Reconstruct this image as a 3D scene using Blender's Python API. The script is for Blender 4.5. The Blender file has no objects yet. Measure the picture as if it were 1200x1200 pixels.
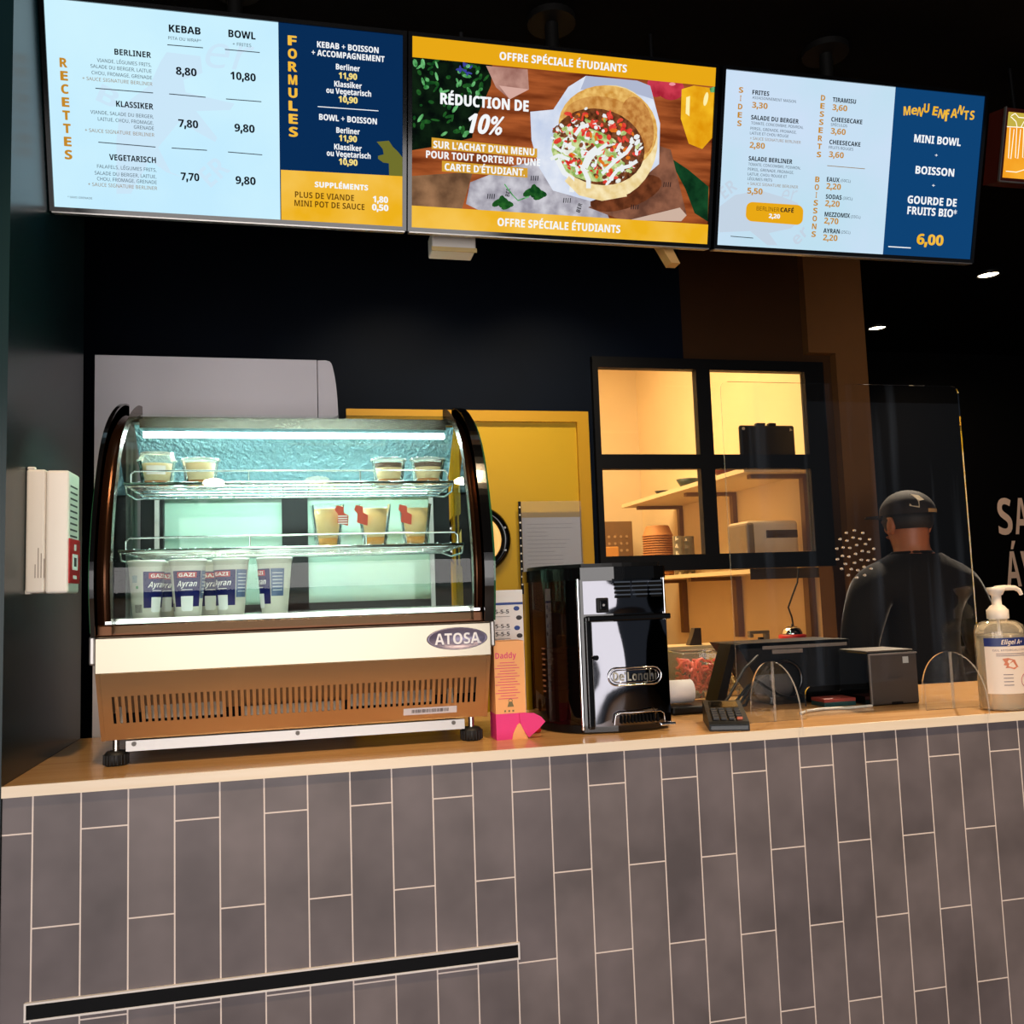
import bpy, bmesh, math, random
import numpy as np
from mathutils import Vector, Matrix
random.seed(7)
S = bpy.context.scene
COL = S.collection
PI = math.pi

# ------------------------------------------------------------------ camera, world, lights, exposure
cam_d = bpy.data.cameras.new('camera'); cam = bpy.data.objects.new('camera', cam_d); COL.objects.link(cam)
CR = Matrix(((0.97401187, -0.22380643, -0.03480754), (0.013331, -0.09676459, 0.99521802), (0.22610432, 0.96981818, 0.0912663)))
CC = Vector((0.53432, -2.04368, 1.44587)); CF = 1065.05
m = Matrix((CR[0], CR[1], -CR[2])).transposed().to_4x4(); m.translation = CC
cam.matrix_world = m
cam_d.sensor_fit = 'HORIZONTAL'; cam_d.sensor_width = 36.0; cam_d.lens = 36.0 * CF / 1200.0; cam_d.clip_start = 0.02
S.camera = cam
S.view_settings.view_transform = 'Standard'; S.view_settings.look = 'None'; S.view_settings.gamma = 1.0
S.view_settings.use_curve_mapping = False
S.view_settings.exposure = 0.0
W = bpy.data.worlds.new('world'); S.world = W; W.use_nodes = True
W.node_tree.nodes['Background'].inputs[0].default_value = (0.75, 0.85, 1.0, 1); W.node_tree.nodes['Background'].inputs[1].default_value = 0.10

def area(name, loc, rot, sx, sy, power, col, spread=180):
    l = bpy.data.lights.new(name, 'AREA'); l.shape = 'RECTANGLE'; l.size = sx; l.size_y = sy; l.energy = power; l.color = col
    l.spread = math.radians(spread)
    o = bpy.data.objects.new(name, l); COL.objects.link(o); o.location = loc; o.rotation_euler = rot; return o
def spot(name, loc, target, power, col, angle=60, blend=0.6, r=0.04):
    l = bpy.data.lights.new(name, 'SPOT'); l.energy = power; l.color = col; l.spot_size = math.radians(angle); l.spot_blend = blend; l.shadow_soft_size = r
    o = bpy.data.objects.new(name, l); COL.objects.link(o); o.location = loc
    o.rotation_euler = (Vector(target) - Vector(loc)).to_track_quat('-Z', 'Y').to_euler(); return o
WARM = (1.0, 0.70, 0.34); NEUT = (1.0, 0.86, 0.70)
for x, w_, e_ in ((0.58, 3.0, 105), (-2.1, 1.7, 62)):
    area('shopfront_daylight', (x, -4.7, 1.45), (PI/2, 0, 0), w_, 2.3, e_, (1.0, 0.95, 0.93))
for x, e_ in ((0.2, 72), (1.2, 74), (2.2, 105), (3.0, 90)):
    spot('counter_spot', (x, -0.75, 3.05), (x, 0.2, 1.1), e_, (1.0, 0.72, 0.42), 62, 0.8)
for x in (0.95, 1.6):
    spot('service_spot', (x, 0.95, 3.05), (x, 1.65, 1.2), 48, (1.0, 0.82, 0.55), 95, 0.8)
area('kitchen_ceiling_light', (1.5, 3.0, 3.45), (0, 0, 0), 1.6, 1.4, 100, WARM)
area('kitchen_ceiling_light', (1.9, 2.2, 3.45), (0, 0, 0), 0.9, 0.3, 20, WARM)
spot('hall_and_rim_spot', (3.36, 1.75, 3.06), (2.95, 1.12, 1.6), 300, (1.0, 0.82, 0.6), 70, 0.7)  # rim light added for the person, where no fixture hangs
spot('hall_and_rim_spot', (4.17, 3.00, 3.06), (5.6, 3.6, 1.8), 70, (1.0, 0.72, 0.5), 75, 0.9)
area('display_light', (0.53, 0.40, 1.875), (math.radians(-8), 0, 0), 0.72, 0.03, 13.0, (0.84, 1.0, 0.95))

# ------------------------------------------------------------------ helpers
def lin(r, g, b):
    f = lambda c: (c/255/12.92) if c/255 <= 0.04045 else ((c/255+0.055)/1.055)**2.4
    return (f(r), f(g), f(b), 1)
def mat(name, rgb, rough=0.5, metal=0.0, spec=0.5, emit=0.0, bump=0.0, bscale=60, var=0.0, vscale=6, coat=0.0, trans=0.0):
    M = bpy.data.materials.new(name); M.use_nodes = True; nt = M.node_tree; b = nt.nodes['Principled BSDF']
    c = lin(*rgb); b.inputs['Base Color'].default_value = c; b.inputs['Roughness'].default_value = rough
    b.inputs['Metallic'].default_value = metal; b.inputs['Specular IOR Level'].default_value = spec
    b.inputs['Coat Weight'].default_value = coat
    b.inputs['Transmission Weight'].default_value = trans
    if emit: b.inputs['Emission Color'].default_value = c; b.inputs['Emission Strength'].default_value = emit
    if bump or var:
        tc = nt.nodes.new('ShaderNodeTexCoord')
    if bump:
        n = nt.nodes.new('ShaderNodeTexNoise'); n.inputs['Scale'].default_value = bscale; n.inputs['Detail'].default_value = 4
        nt.links.new(tc.outputs['Object'], n.inputs['Vector'])
        bp = nt.nodes.new('ShaderNodeBump'); bp.inputs['Strength'].default_value = bump; bp.inputs['Distance'].default_value = 0.01
        nt.links.new(n.outputs['Fac'], bp.inputs['Height']); nt.links.new(bp.outputs['Normal'], b.inputs['Normal'])
    if var:
        n = nt.nodes.new('ShaderNodeTexNoise'); n.inputs['Scale'].default_value = vscale; n.inputs['Detail'].default_value = 5
        nt.links.new(tc.outputs['Object'], n.inputs['Vector'])
        r = nt.nodes.new('ShaderNodeValToRGB'); r.color_ramp.elements[0].position = 0.3; r.color_ramp.elements[1].position = 0.7
        r.color_ramp.elements[0].color = tuple(v*(1-var) for v in c[:3])+(1,); r.color_ramp.elements[1].color = tuple(min(1, v*(1+var)) for v in c[:3])+(1,)
        nt.links.new(n.outputs['Fac'], r.inputs['Fac']); nt.links.new(r.outputs['Color'], b.inputs['Base Color'])
    return M
def glow(name, rgb, strength=1.0, noise=0.0, nscale=40, rgb2=None, stretch=(1, 1, 1)):
    M = bpy.data.materials.new(name); M.use_nodes = True; nt = M.node_tree; nt.nodes.clear()
    o = nt.nodes.new('ShaderNodeOutputMaterial'); e = nt.nodes.new('ShaderNodeEmission')
    e.inputs[0].default_value = lin(*rgb); e.inputs[1].default_value = strength
    if rgb2:
        tc = nt.nodes.new('ShaderNodeTexCoord'); mp = nt.nodes.new('ShaderNodeMapping'); mp.inputs['Scale'].default_value = stretch
        n = nt.nodes.new('ShaderNodeTexNoise'); n.inputs['Scale'].default_value = nscale; n.inputs['Detail'].default_value = 6
        r = nt.nodes.new('ShaderNodeValToRGB'); r.color_ramp.elements[0].position = 0.35; r.color_ramp.elements[1].position = 0.65
        r.color_ramp.elements[0].color = lin(*rgb); r.color_ramp.elements[1].color = lin(*rgb2)
        nt.links.new(tc.outputs['Object'], mp.inputs[0]); nt.links.new(mp.outputs[0], n.inputs['Vector'])
        nt.links.new(n.outputs['Fac'], r.inputs['Fac']); nt.links.new(r.outputs['Color'], e.inputs[0])
    nt.links.new(e.outputs[0], o.inputs[0]); return M
def glass(name, tint=(255, 255, 255), ior=1.45, rough=0.0, refl=1.0, body=None, opac=0.0, streak=0.0):
    """thin clear sheet: see-through with Fresnel reflections, optionally a little body colour"""
    M = bpy.data.materials.new(name); M.use_nodes = True; nt = M.node_tree; nt.nodes.clear()
    o = nt.nodes.new('ShaderNodeOutputMaterial'); t = nt.nodes.new('ShaderNodeBsdfTransparent'); t.inputs[0].default_value = lin(*tint)
    g = nt.nodes.new('ShaderNodeBsdfGlossy'); g.inputs['Roughness'].default_value = rough; g.inputs[0].default_value = (refl, refl, refl, 1)
    f = nt.nodes.new('ShaderNodeFresnel'); f.inputs['IOR'].default_value = ior
    mx = nt.nodes.new('ShaderNodeMixShader'); nt.links.new(f.outputs[0], mx.inputs[0])
    src = t.outputs[0]
    if body:
        d = nt.nodes.new('ShaderNodeBsdfDiffuse'); d.inputs[0].default_value = lin(*body)
        m2 = nt.nodes.new('ShaderNodeMixShader'); m2.inputs[0].default_value = opac
        nt.links.new(t.outputs[0], m2.inputs[1]); nt.links.new(d.outputs[0], m2.inputs[2]); src = m2.outputs[0]
        if streak:   # streaky reflections painted into the sheet as pale body colour
            tc = nt.nodes.new('ShaderNodeTexCoord'); mp = nt.nodes.new('ShaderNodeMapping'); mp.inputs['Scale'].default_value = (22, 22, 1.3); mp.inputs['Rotation'].default_value = (0, 0.12, 0)
            n = nt.nodes.new('ShaderNodeTexNoise'); n.inputs['Scale'].default_value = 1.0; n.inputs['Detail'].default_value = 3
            mr = nt.nodes.new('ShaderNodeMapRange'); mr.inputs[1].default_value = 0.54; mr.inputs[2].default_value = 0.80; mr.inputs[3].default_value = opac; mr.inputs[4].default_value = opac + streak
            nt.links.new(tc.outputs['Object'], mp.inputs[0]); nt.links.new(mp.outputs[0], n.inputs['Vector']); nt.links.new(n.outputs['Fac'], mr.inputs[0]); nt.links.new(mr.outputs[0], m2.inputs[0])
    nt.links.new(src, mx.inputs[1]); nt.links.new(g.outputs[0], mx.inputs[2]); nt.links.new(mx.outputs[0], o.inputs[0]); return M

class MB:
    def __init__(s): s.v = []; s.f = []; s.mi = []; s.sm = []
    def add(s, vs, fs, m=0, smooth=False, M=None):
        n = len(s.v)
        s.v += [tuple(M @ Vector(v)) if M else tuple(v) for v in vs]
        for f in fs: s.f.append([i+n for i in f]); s.mi.append(m); s.sm.append(smooth)
        return s
    def box(s, x0, x1, y0, y1, z0, z1, m=0, M=None):
        vs = [(x, y, z) for z in (z0, z1) for y in (y0, y1) for x in (x0, x1)]
        return s.add(vs, [(0, 2, 3, 1), (4, 5, 7, 6), (0, 1, 5, 4), (2, 6, 7, 3), (0, 4, 6, 2), (1, 3, 7, 5)], m, False, M)
    def rbox(s, x0, x1, y0, y1, z0, z1, r=0.005, m=0, seg=2, M=None):
        b = bmesh.new(); bmesh.ops.create_cube(b, size=1)
        for v in b.verts: v.co = Vector(((x0+x1)/2+v.co.x*(x1-x0), (y0+y1)/2+v.co.y*(y1-y0), (z0+z1)/2+v.co.z*(z1-z0)))
        bmesh.ops.bevel(b, geom=list(b.edges), offset=r, segments=seg, affect='EDGES', profile=0.5)
        b.verts.index_update(); vs = [v.co.copy() for v in b.verts]; fs = [[v.index for v in f.verts] for f in b.faces]; b.free()
        return s.add(vs, fs, m, False, M)
    def cyl(s, p0, p1, r0, r1=None, n=20, m=0, caps=True, M=None):
        r1 = r0 if r1 is None else r1; p0 = Vector(p0); p1 = Vector(p1); d = (p1-p0).normalized()
        a = d.orthogonal().normalized(); b = d.cross(a)
        vs = [p0+r0*(math.cos(t)*a+math.sin(t)*b) for t in [2*PI*i/n for i in range(n)]]+[p1+r1*(math.cos(t)*a+math.sin(t)*b) for t in [2*PI*i/n for i in range(n)]]
        s.add(vs, [(i, (i+1) % n, n+(i+1) % n, n+i) for i in range(n)], m, True, M)
        if caps: s.add(vs, [list(range(n))[::-1], list(range(n, 2*n))], m, False, M)
        return s
    def lathe(s, prof, c=(0, 0, 0), n=28, m=0, M=None, a0=0, a1=2*PI):
        full = abs(a1-a0-2*PI) < 1e-6; k = n if full else n+1; vs = []
        for r, z in prof:
            for i in range(k):
                t = a0+(a1-a0)*i/n; vs.append((c[0]+r*math.cos(t), c[1]+r*math.sin(t), c[2]+z))
        fs = []
        for j in range(len(prof)-1):
            for i in range(n):
                i2 = (i+1) % k
                fs.append((j*k+i, j*k+i2, (j+1)*k+i2, (j+1)*k+i))
        return s.add(vs, fs, m, True, M)
    def tube(s, pts, r, n=8, m=0, closed=False, M=None):
        pts = [Vector(p) for p in pts]; N = len(pts); vs = []; prev = None
        for i, p in enumerate(pts):
            if closed: d = pts[(i+1) % N]-pts[i-1]
            else: d = pts[min(i+1, N-1)]-pts[max(i-1, 0)]
            d.normalize()
            if prev is None: a = d.orthogonal().normalized()
            else: a = (prev-d*prev.dot(d)).normalized()
            prev = a; b = d.cross(a); rr = r[i] if isinstance(r, (list, tuple)) else r
            vs += [p+rr*(math.cos(2*PI*k/n)*a+math.sin(2*PI*k/n)*b) for k in range(n)]
        fs = []
        for i in range(N if closed else N-1):
            j = (i+1) % N
            fs += [(i*n+k, i*n+(k+1) % n, j*n+(k+1) % n, j*n+k) for k in range(n)]
        s.add(vs, fs, m, True, M)
        if not closed: s.add(vs, [list(range(n))[::-1], list(range((N-1)*n, N*n))], m, False, M)
        return s
    def prism(s, poly, axis, a, b, m=0, M=None):
        """poly in the two other axes (in xyz order), extruded from a to b along axis"""
        def P(u, v, w): return {'x': (w, u, v), 'y': (u, w, v), 'z': (u, v, w)}[axis]
        n = len(poly); vs = [P(u, v, a) for u, v in poly]+[P(u, v, b) for u, v in poly]
        s.add(vs, [list(range(n)), list(range(n, 2*n))[::-1]]+[(i, n+i, n+(i+1) % n, (i+1) % n) for i in range(n)], m, False, M)
        return s
    def ell(s, c, r, m=0, nu=14, nv=10, M=None, v0=-PI/2, v1=PI/2):
        vs = []
        for j in range(nv+1):
            p = v0+(v1-v0)*j/nv
            for i in range(nu):
                t = 2*PI*i/nu; vs.append((c[0]+r[0]*math.cos(p)*math.cos(t), c[1]+r[1]*math.cos(p)*math.sin(t), c[2]+r[2]*math.sin(p)))
        return s.add(vs, [(j*nu+i, j*nu+(i+1) % nu, (j+1)*nu+(i+1) % nu, (j+1)*nu+i) for j in range(nv) for i in range(nu)], m, True, M)
    def build(s, name, mats, parent=None, fix=True):
        me = bpy.data.meshes.new(name); me.from_pydata(s.v, [], s.f); me.update()
        for k in (mats if isinstance(mats, (list, tuple)) else [mats]): me.materials.append(k)
        me.polygons.foreach_set('material_index', s.mi); me.polygons.foreach_set('use_smooth', s.sm)
        if fix:
            b = bmesh.new(); b.from_mesh(me); bmesh.ops.recalc_face_normals(b, faces=b.faces); b.to_mesh(me); b.free()
        o = bpy.data.objects.new(name, me); COL.objects.link(o)
        if parent: o.parent = parent
        return o
def thing(name, label, cat, loc=(0, 0, 0), rot=(0, 0, 0), group=None):
    o = bpy.data.objects.new(name, None); COL.objects.link(o); o.empty_display_size = 0.05
    o.location = loc; o.rotation_euler = rot; o['label'] = label; o['category'] = cat
    if group: o['group'] = group
    return o
def tag(o, label, cat, group=None, kind=None):
    o['label'] = label; o['category'] = cat
    if group: o['group'] = group
    if kind: o['kind'] = kind
    return o
def structure(o): o['kind'] = 'structure'; return o
def copy_tree(o, parent=None):
    c = o.copy(); COL.objects.link(c)
    if parent: c.parent = parent
    for ch in list(o.children): copy_tree(ch, c)
    return c

# lettering -------------------------------------------------------------------
_tc = {}
def sans(s, heavy):
    """upright sans-serif letters (bold or regular) from the mathematical alphabets of the built-in font"""
    up, lo, dg_ = (0x1D5D4, 0x1D5EE, 0x1D7EC) if heavy else (0x1D5A0, 0x1D5BA, 0x1D7E2); out = ''
    for ch in s:
        ch = {'É': 'E', 'Á': 'A'}.get(ch, ch)
        if 'A' <= ch <= 'Z': out += chr(up+ord(ch)-65)
        elif 'a' <= ch <= 'z': out += chr(lo+ord(ch)-97)
        elif '0' <= ch <= '9': out += chr(dg_+ord(ch)-48)
        else: out += ch
    return out
def raw(s, italic=0.0):
    c = bpy.data.curves.new('t', 'FONT'); c.body = s; c.shear = italic; c.resolution_u = 2; c.fill_mode = 'FRONT'
    o = bpy.data.objects.new('t', c); COL.objects.link(o)
    dg = bpy.context.evaluated_depsgraph_get(); dg.update()
    me = bpy.data.meshes.new_from_object(o.evaluated_get(dg))
    vs = [tuple(v.co) for v in me.vertices]; fs = [list(p.vertices) for p in me.polygons]
    bpy.data.objects.remove(o); bpy.data.meshes.remove(me); bpy.data.curves.remove(c)
    return vs, fs
def glyphs(s, bold=0.0, italic=0.0):
    k = (s, bold, italic)
    if k in _tc: return _tc[k]
    t = sans(s, bold > 0); vs, fs = raw(t, italic)
    for i, ch in enumerate(s):
        if ch in 'ÉÁ':
            xr = max(v[0] for v in raw(t[:i+1], italic)[0]); cx = xr-(0.20 if ch == 'É' else 0.32)+italic*0.5; n = len(vs)
            vs += [(cx-0.06, 0.76, 0), (cx+0.05, 0.76, 0), (cx+0.19, 0.93, 0), (cx+0.02, 0.93, 0)]; fs += [[n, n+1, n+2, n+3]]
        if ch == ',' and bold > 0:
            xr = max(v[0] for v in raw(t[:i+1], italic)[0]); n = len(vs)
            vs += [(xr-0.15, 0.16, 0), (xr+0.02, 0.16, 0), (xr-0.05, -0.17, 0), (xr-0.16, -0.17, 0)]; fs += [[n, n+1, n+2, n+3]]
    if bold >= 0.022:   # a heavier cut: the same outline laid over itself, a hair apart
        b0, f0 = vs, fs; vs, fs = [], []; k_ = 0.010 if bold < 0.028 else (0.014 if bold < 0.04 else 0.026)
        for dx, dy in ((-k_, 0), (k_, 0), (0, 0.7*k_), (0, -0.7*k_)):
            n = len(vs); vs += [(x+dx, y+dy, z) for x, y, z in b0]; fs += [[i+n for i in f] for f in f0]
    xs = [v[0] for v in vs] or [0, 1]; ys = [v[1] for v in vs] or [0, 1]
    _tc[k] = (vs, fs, min(xs), max(xs), min(ys), max(ys)); return _tc[k]
CAPH = 0.714
def put_text(mb, s, u0, u1, vc, h, m, fn, bold=0.02, italic=0.0, ang=0.0, heavy=False):
    """fit the text between u0 and u1, capitals h high around vc; fn maps (u, v) to a point"""
    vs, fs, x0, x1, y0, y1 = glyphs(s, bold if heavy else min(bold, 0.02), italic)
    sx = (u1-u0)/(x1-x0); sy = h/CAPH; ca, sa = math.cos(ang), math.sin(ang); uc = (u0+u1)/2; out = []
    for x, y, z in vs:
        du = (x-x0)*sx+u0-uc; dv = (y-CAPH/2)*sy
        out.append(fn(uc+du*ca-dv*sa, vc+du*sa+dv*ca))
    mb.add(out, fs, m)

# ------------------------------------------------------------------ materials
NAVY = mat('navy_paint', (5, 13, 26), 0.6, spec=0.08, var=0.15, vscale=3)
TEAL = mat('dark_satin_panel', (16, 38, 41), 0.27, spec=0.26, var=0.1, vscale=4)
BLACKP = mat('black_paint', (7, 7, 8), 0.7, spec=0.1)
CEIL = mat('black_ceiling_paint', (7, 6, 6), 0.8, spec=0.05, bump=0.1, bscale=20)
BROWNL = mat('shaded_beige_plaster', (60, 38, 20), 0.7, spec=0.1, var=0.06, vscale=4)  # same beige as the column, darkened to paint in weaker light
BROWNW = mat('dim_beige_plaster', (108, 72, 38), 0.7, spec=0.15, var=0.06, vscale=4, bump=0.05)
CREAM = mat('cream_kitchen_plaster', (226, 206, 168), 0.65, var=0.04, vscale=3)
BLACKM = mat('black_metal', (8, 8, 9), 0.45, 0.0, spec=0.25)
BLACKG = mat('black_gloss_plastic', (8, 8, 9), 0.1, spec=0.6)
BLACKS = mat('black_satin_plastic', (10, 10, 11), 0.4, spec=0.25)
DGREY = mat('dark_grey_plastic', (58, 51, 47), 0.5, spec=0.3)
STEEL = mat('brushed_steel', (205, 200, 192), 0.24, 1.0, bump=0.015, bscale=200)
STEELB = mat('bright_steel', (160, 151, 134), 0.3, 1.0)
CHROME = mat('chrome', (225, 225, 228), 0.06, 1.0)
WIREM = mat('chrome_wire', (215, 222, 220), 0.2, 1.0)
ALU = mat('aluminium', (172, 168, 164), 0.36, 0.85)
BRONZE = mat('dark_bronze_trim', (74, 46, 28), 0.26, 0.85)
WHITEP = mat('white_plastic', (232, 226, 218), 0.4)
WHITEF = mat('white_enamel', (206, 200, 206), 0.35)
YELLOW = mat('yellow_paint', (202, 160, 6), 0.45, var=0.05, vscale=2)
PAPER = mat('white_paper', (226, 222, 224), 0.7)
RUBBER = mat('black_rubber', (12, 12, 12), 0.55)
RED = mat('red_print', (176, 10, 16), 0.45)
NAVYPR = mat('blue_print', (8, 18, 84), 0.5, spec=0.2)
SKIN = mat('skin', (150, 88, 56), 0.5)
SHIRT = mat('black_cotton', (11, 8, 7), 0.85, spec=0.12, bump=0.2, bscale=300)
SHIRT.node_tree.nodes['Principled BSDF'].inputs['Sheen Weight'].default_value = 0.25; SHIRT.node_tree.nodes['Principled BSDF'].inputs['Sheen Roughness'].default_value = 0.25
INK = mat('dark_ink', (52, 46, 50), 0.6)

def wood(name, a, b, rough=0.3):
    M = bpy.data.materials.new(name); M.use_nodes = True; nt = M.node_tree; p = nt.nodes['Principled BSDF']; p.inputs['Roughness'].default_value = rough
    tc = nt.nodes.new('ShaderNodeTexCoord'); mp = nt.nodes.new('ShaderNodeMapping'); mp.inputs['Scale'].default_value = (1.5, 26, 26)
    n = nt.nodes.new('ShaderNodeTexNoise'); n.inputs['Scale'].default_value = 1.6; n.inputs['Detail'].default_value = 7; n.inputs['Distortion'].default_value = 0.5
    r = nt.nodes.new('ShaderNodeValToRGB'); r.color_ramp.elements[0].position = 0.32; r.color_ramp.elements[1].position = 0.7
    r.color_ramp.elements[0].color = lin(*a); r.color_ramp.elements[1].color = lin(*b)
    nt.links.new(tc.outputs['Object'], mp.inputs[0]); nt.links.new(mp.outputs[0], n.inputs['Vector']); nt.links.new(n.outputs['Fac'], r.inputs['Fac']); nt.links.new(r.outputs['Color'], p.inputs['Base Color'])
    return M
BEECH = wood('beech_laminate', (196, 148, 94), (214, 168, 112), 0.22)
EDGE = wood('pale_edge_band', (246, 226, 198), (252, 236, 214), 0.4)
FLOORM = mat('brown_floor_tile', (150, 112, 74), 0.4, var=0.15, vscale=2)

def tile_mat():
    M = bpy.data.materials.new('grey_wall_tile'); M.use_nodes = True; nt = M.node_tree; p = nt.nodes['Principled BSDF']; L = nt.links
    tc = nt.nodes.new('ShaderNodeTexCoord'); sp = nt.nodes.new('ShaderNodeSeparateXYZ'); cb = nt.nodes.new('ShaderNodeCombineXYZ')
    L.new(tc.outputs['Object'], sp.inputs[0])
    ma = nt.nodes.new('ShaderNodeMath'); ma.operation = 'SUBTRACT'; ma.inputs[0].default_value = TILE_TOP-0.0737; L.new(sp.outputs[2], ma.inputs[1])
    L.new(ma.outputs[0], cb.inputs[0]); L.new(sp.outputs[0], cb.inputs[1])
    br = nt.nodes.new('ShaderNodeTexBrick'); L.new(cb.outputs[0], br.inputs['Vector'])
    br.inputs['Scale'].default_value = 1.0; br.inputs['Mortar Size'].default_value = 0.0016; br.inputs['Mortar Smooth'].default_value = 0.1
    br.inputs['Brick Width'].default_value = 0.37112; br.inputs['Row Height'].default_value = 0.09; br.inputs['Bias'].default_value = 0.0
    br.inputs['Color1'].default_value = lin(102, 94, 97); br.inputs['Color2'].default_value = lin(117, 108, 109); br.inputs['Mortar'].default_value = lin(238, 222, 212)
    n = nt.nodes.new('ShaderNodeTexNoise'); n.inputs['Scale'].default_value = 5.5; n.inputs['Detail'].default_value = 3; L.new(tc.outputs['Object'], n.inputs['Vector'])
    mr = nt.nodes.new('ShaderNodeMapRange'); mr.inputs[1].default_value = 0.3; mr.inputs[2].default_value = 0.75; mr.inputs[3].default_value = 0.74; mr.inputs[4].default_value = 1.34; L.new(n.outputs['Fac'], mr.inputs[0])
    mx = nt.nodes.new('ShaderNodeMix'); mx.data_type = 'RGBA'; mx.blend_type = 'MULTIPLY'; mx.inputs[0].default_value = 1.0
    L.new(br.outputs['Color'], mx.inputs[6]); L.new(mr.outputs[0], mx.inputs[7])
    mm = nt.nodes.new('ShaderNodeMix'); mm.data_type = 'RGBA'; L.new(br.outputs['Fac'], mm.inputs[0]); L.new(mx.outputs[2], mm.inputs[6]); mm.inputs[7].default_value = lin(238, 222, 212)
    L.new(mm.outputs[2], p.inputs['Base Color']); p.inputs['Roughness'].default_value = 0.5
    bp = nt.nodes.new('ShaderNodeBump'); bp.inputs['Strength'].default_value = 0.5; bp.inputs['Distance'].default_value = 0.003; bp.invert = True
    L.new(br.outputs['Fac'], bp.inputs['Height']); L.new(bp.outputs['Normal'], p.inputs['Normal'])
    return M
CT = 1.10; TILE_TOP = CT-0.0225
TILE = tile_mat()
CLEAR = glass('clear_glass')
PLEXI = glass('clear_acrylic', ior=1.45, body=(160, 184, 220), opac=0.001, streak=0.035)
PLEXE = glass('acrylic_polished_edge', body=(235, 225, 215), opac=0.30)
COOLG = glass('display_curved_glass', tint=(238, 250, 246), ior=1.4)
GREENG = glass('green_glass_edge', tint=(120, 190, 150), body=(60, 130, 90), opac=0.5)
BACKG = glass('display_back_glass', tint=(205, 235, 220), body=(196, 224, 210), opac=0.30)
SMOKE = glass('smoked_acrylic', tint=(176, 148, 128), ior=1.6, body=(14, 12, 12), opac=0.22)
CUPCLR = glass('clear_plastic_cup', ior=1.2, body=(240, 240, 230), opac=0.08, rough=0.15)

# ------------------------------------------------------------------ the setting
YB = 1.75; ZC = 3.10
structure(MB().box(-3.0, 7.2, -5.0, 5.2, -0.1, 0.0).build('floor', FLOORM))
structure(MB().box(-3.0, 7.2, -5.0, YB+0.06, ZC, ZC+0.1).box(3.135, 7.2, YB+0.06, 5.2, ZC, ZC+0.1).box(0.1, 3.165, YB+0.06, 4.65, 3.5, 3.6, 1).build('ceiling', [CEIL, CREAM]))
structure(MB().box(-3.0, -0.057, 0.0, 0.668, 0, ZC).build('wall_left', TEAL))
structure(MB().box(-3.1, -3.0, -5.0, 5.2, 0, ZC).build('wall_far_left', BLACKP))
structure(MB().box(7.1, 7.2, -5.0, 5.2, 0, ZC).build('wall_right', BLACKP))
wb = MB()
wb.box(-3.0, 0.721, YB, YB+0.12, 0, ZC, 0).box(0.721, 1.776, YB, YB+0.12, 2.242, ZC, 0).box(1.776, 1.80, YB, YB+0.12, 0, ZC, 0)
wb.box(1.80, 2.943, YB, YB+0.12, 0, 1.195, 0).box(1.80, 2.25, YB, YB+0.12, 2.49, ZC, 0).box(2.25, 2.943, YB, YB+0.12, 2.49, ZC, 1).box(2.943, 3.155, YB, YB+0.12, 0, ZC, 1)  # navy-to-brown change over the window paints in the light falling off
structure(wb.build('wall_back', [NAVY, BROWNL]))
structure(MB().box(2.86, 3.165, YB-0.05, YB-0.001, 2.53, ZC-0.001).box(3.0, 3.165, YB-0.05, YB-0.001, 0, 2.53).build('trim_1', BROWNW))
structure(MB().box(1.80, 2.94, YB-0.03, YB+0.14, 1.175, 1.196).build('trim_2', mat('pale_sill', (214, 190, 150), 0.4)))
structure(MB().box(0.1, 3.2, 4.55, 4.65, 0, 3.5).build('wall_kitchen_back', CREAM))
structure(MB().box(3.105, 3.165, YB+0.12, 4.55, 0, 3.5).build('wall_kitchen_right', [CREAM]))
structure(MB().box(0.1, 0.2, YB+0.12, 4.55, 0, 3.5).build('wall_kitchen_left', CREAM))
structure(MB().box(3.166, 7.1, 3.6, 3.7, 0, ZC).build('wall_hall_back', mat('black_hall_paint', (5, 5, 5), 0.7, spec=0.08)))
# window with four panes and black frame
w = thing('window_1', '', 'window', (0, YB, 0)); del w['label']; del w['category']; structure(w)
f = MB(); a, b = -0.03, 0.012
f.box(1.80, 1.826, a, b, 1.53, 2.49).box(2.293, 2.362, a, b, 1.53, 2.49).box(2.843, 2.943, a, b, 1.53, 2.49)
for x0, x1 in ((1.826, 2.293), (2.362, 2.843)):
    f.box(x0, x1, a, b, 2.44, 2.49).box(x0, x1, a, b, 1.985, 2.05).box(x0, x1, a, b, 1.53, 1.60)
f.build('window_frame', BLACKM, w)
for x0, x1 in ((1.826, 2.293), (2.362, 2.843)):
    for z0, z1 in ((1.60, 1.985), (2.05, 2.44)):
        MB().box(x0, x1, -0.008, -0.004, z0, z1).build('pane', CLEAR, w)
# yellow service door with porthole
d = thing('door_1', '', 'door', (0, YB, 0)); del d['label']; del d['category']; structure(d)
PX, PZ, PR = 1.262, 1.686, 0.118
slab = MB(); N = 48
outer = []
x0, x1, z0, z1 = 0.775, 1.722, 0.0, 2.195
ring = [(PX+PR*math.cos(2*PI*i/N), PZ+PR*math.sin(2*PI*i/N)) for i in range(N)]
sq = []
for i in range(N):
    t = 2*PI*i/N; c, s_ = math.cos(t), math.sin(t)
    k = min(((x1-PX) if c > 0 else (PX-x0))/max(abs(c), 1e-6), ((z1-PZ) if s_ > 0 else (PZ-z0))/max(abs(s_), 1e-6)); sq.append((PX+k*c, PZ+k*s_))
for y in (0.0, 0.045):
    slab.add([(p[0], y, p[1]) for p in ring+sq], [(i, (i+1) % N, N+(i+1) % N, N+i) for i in range(N)])
slab.add([(p[0], y, p[1]) for y in (0.0, 0.045) for p in ring], [(i, (i+1) % N, N+(i+1) % N, N+i) for i in range(N)])
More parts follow.
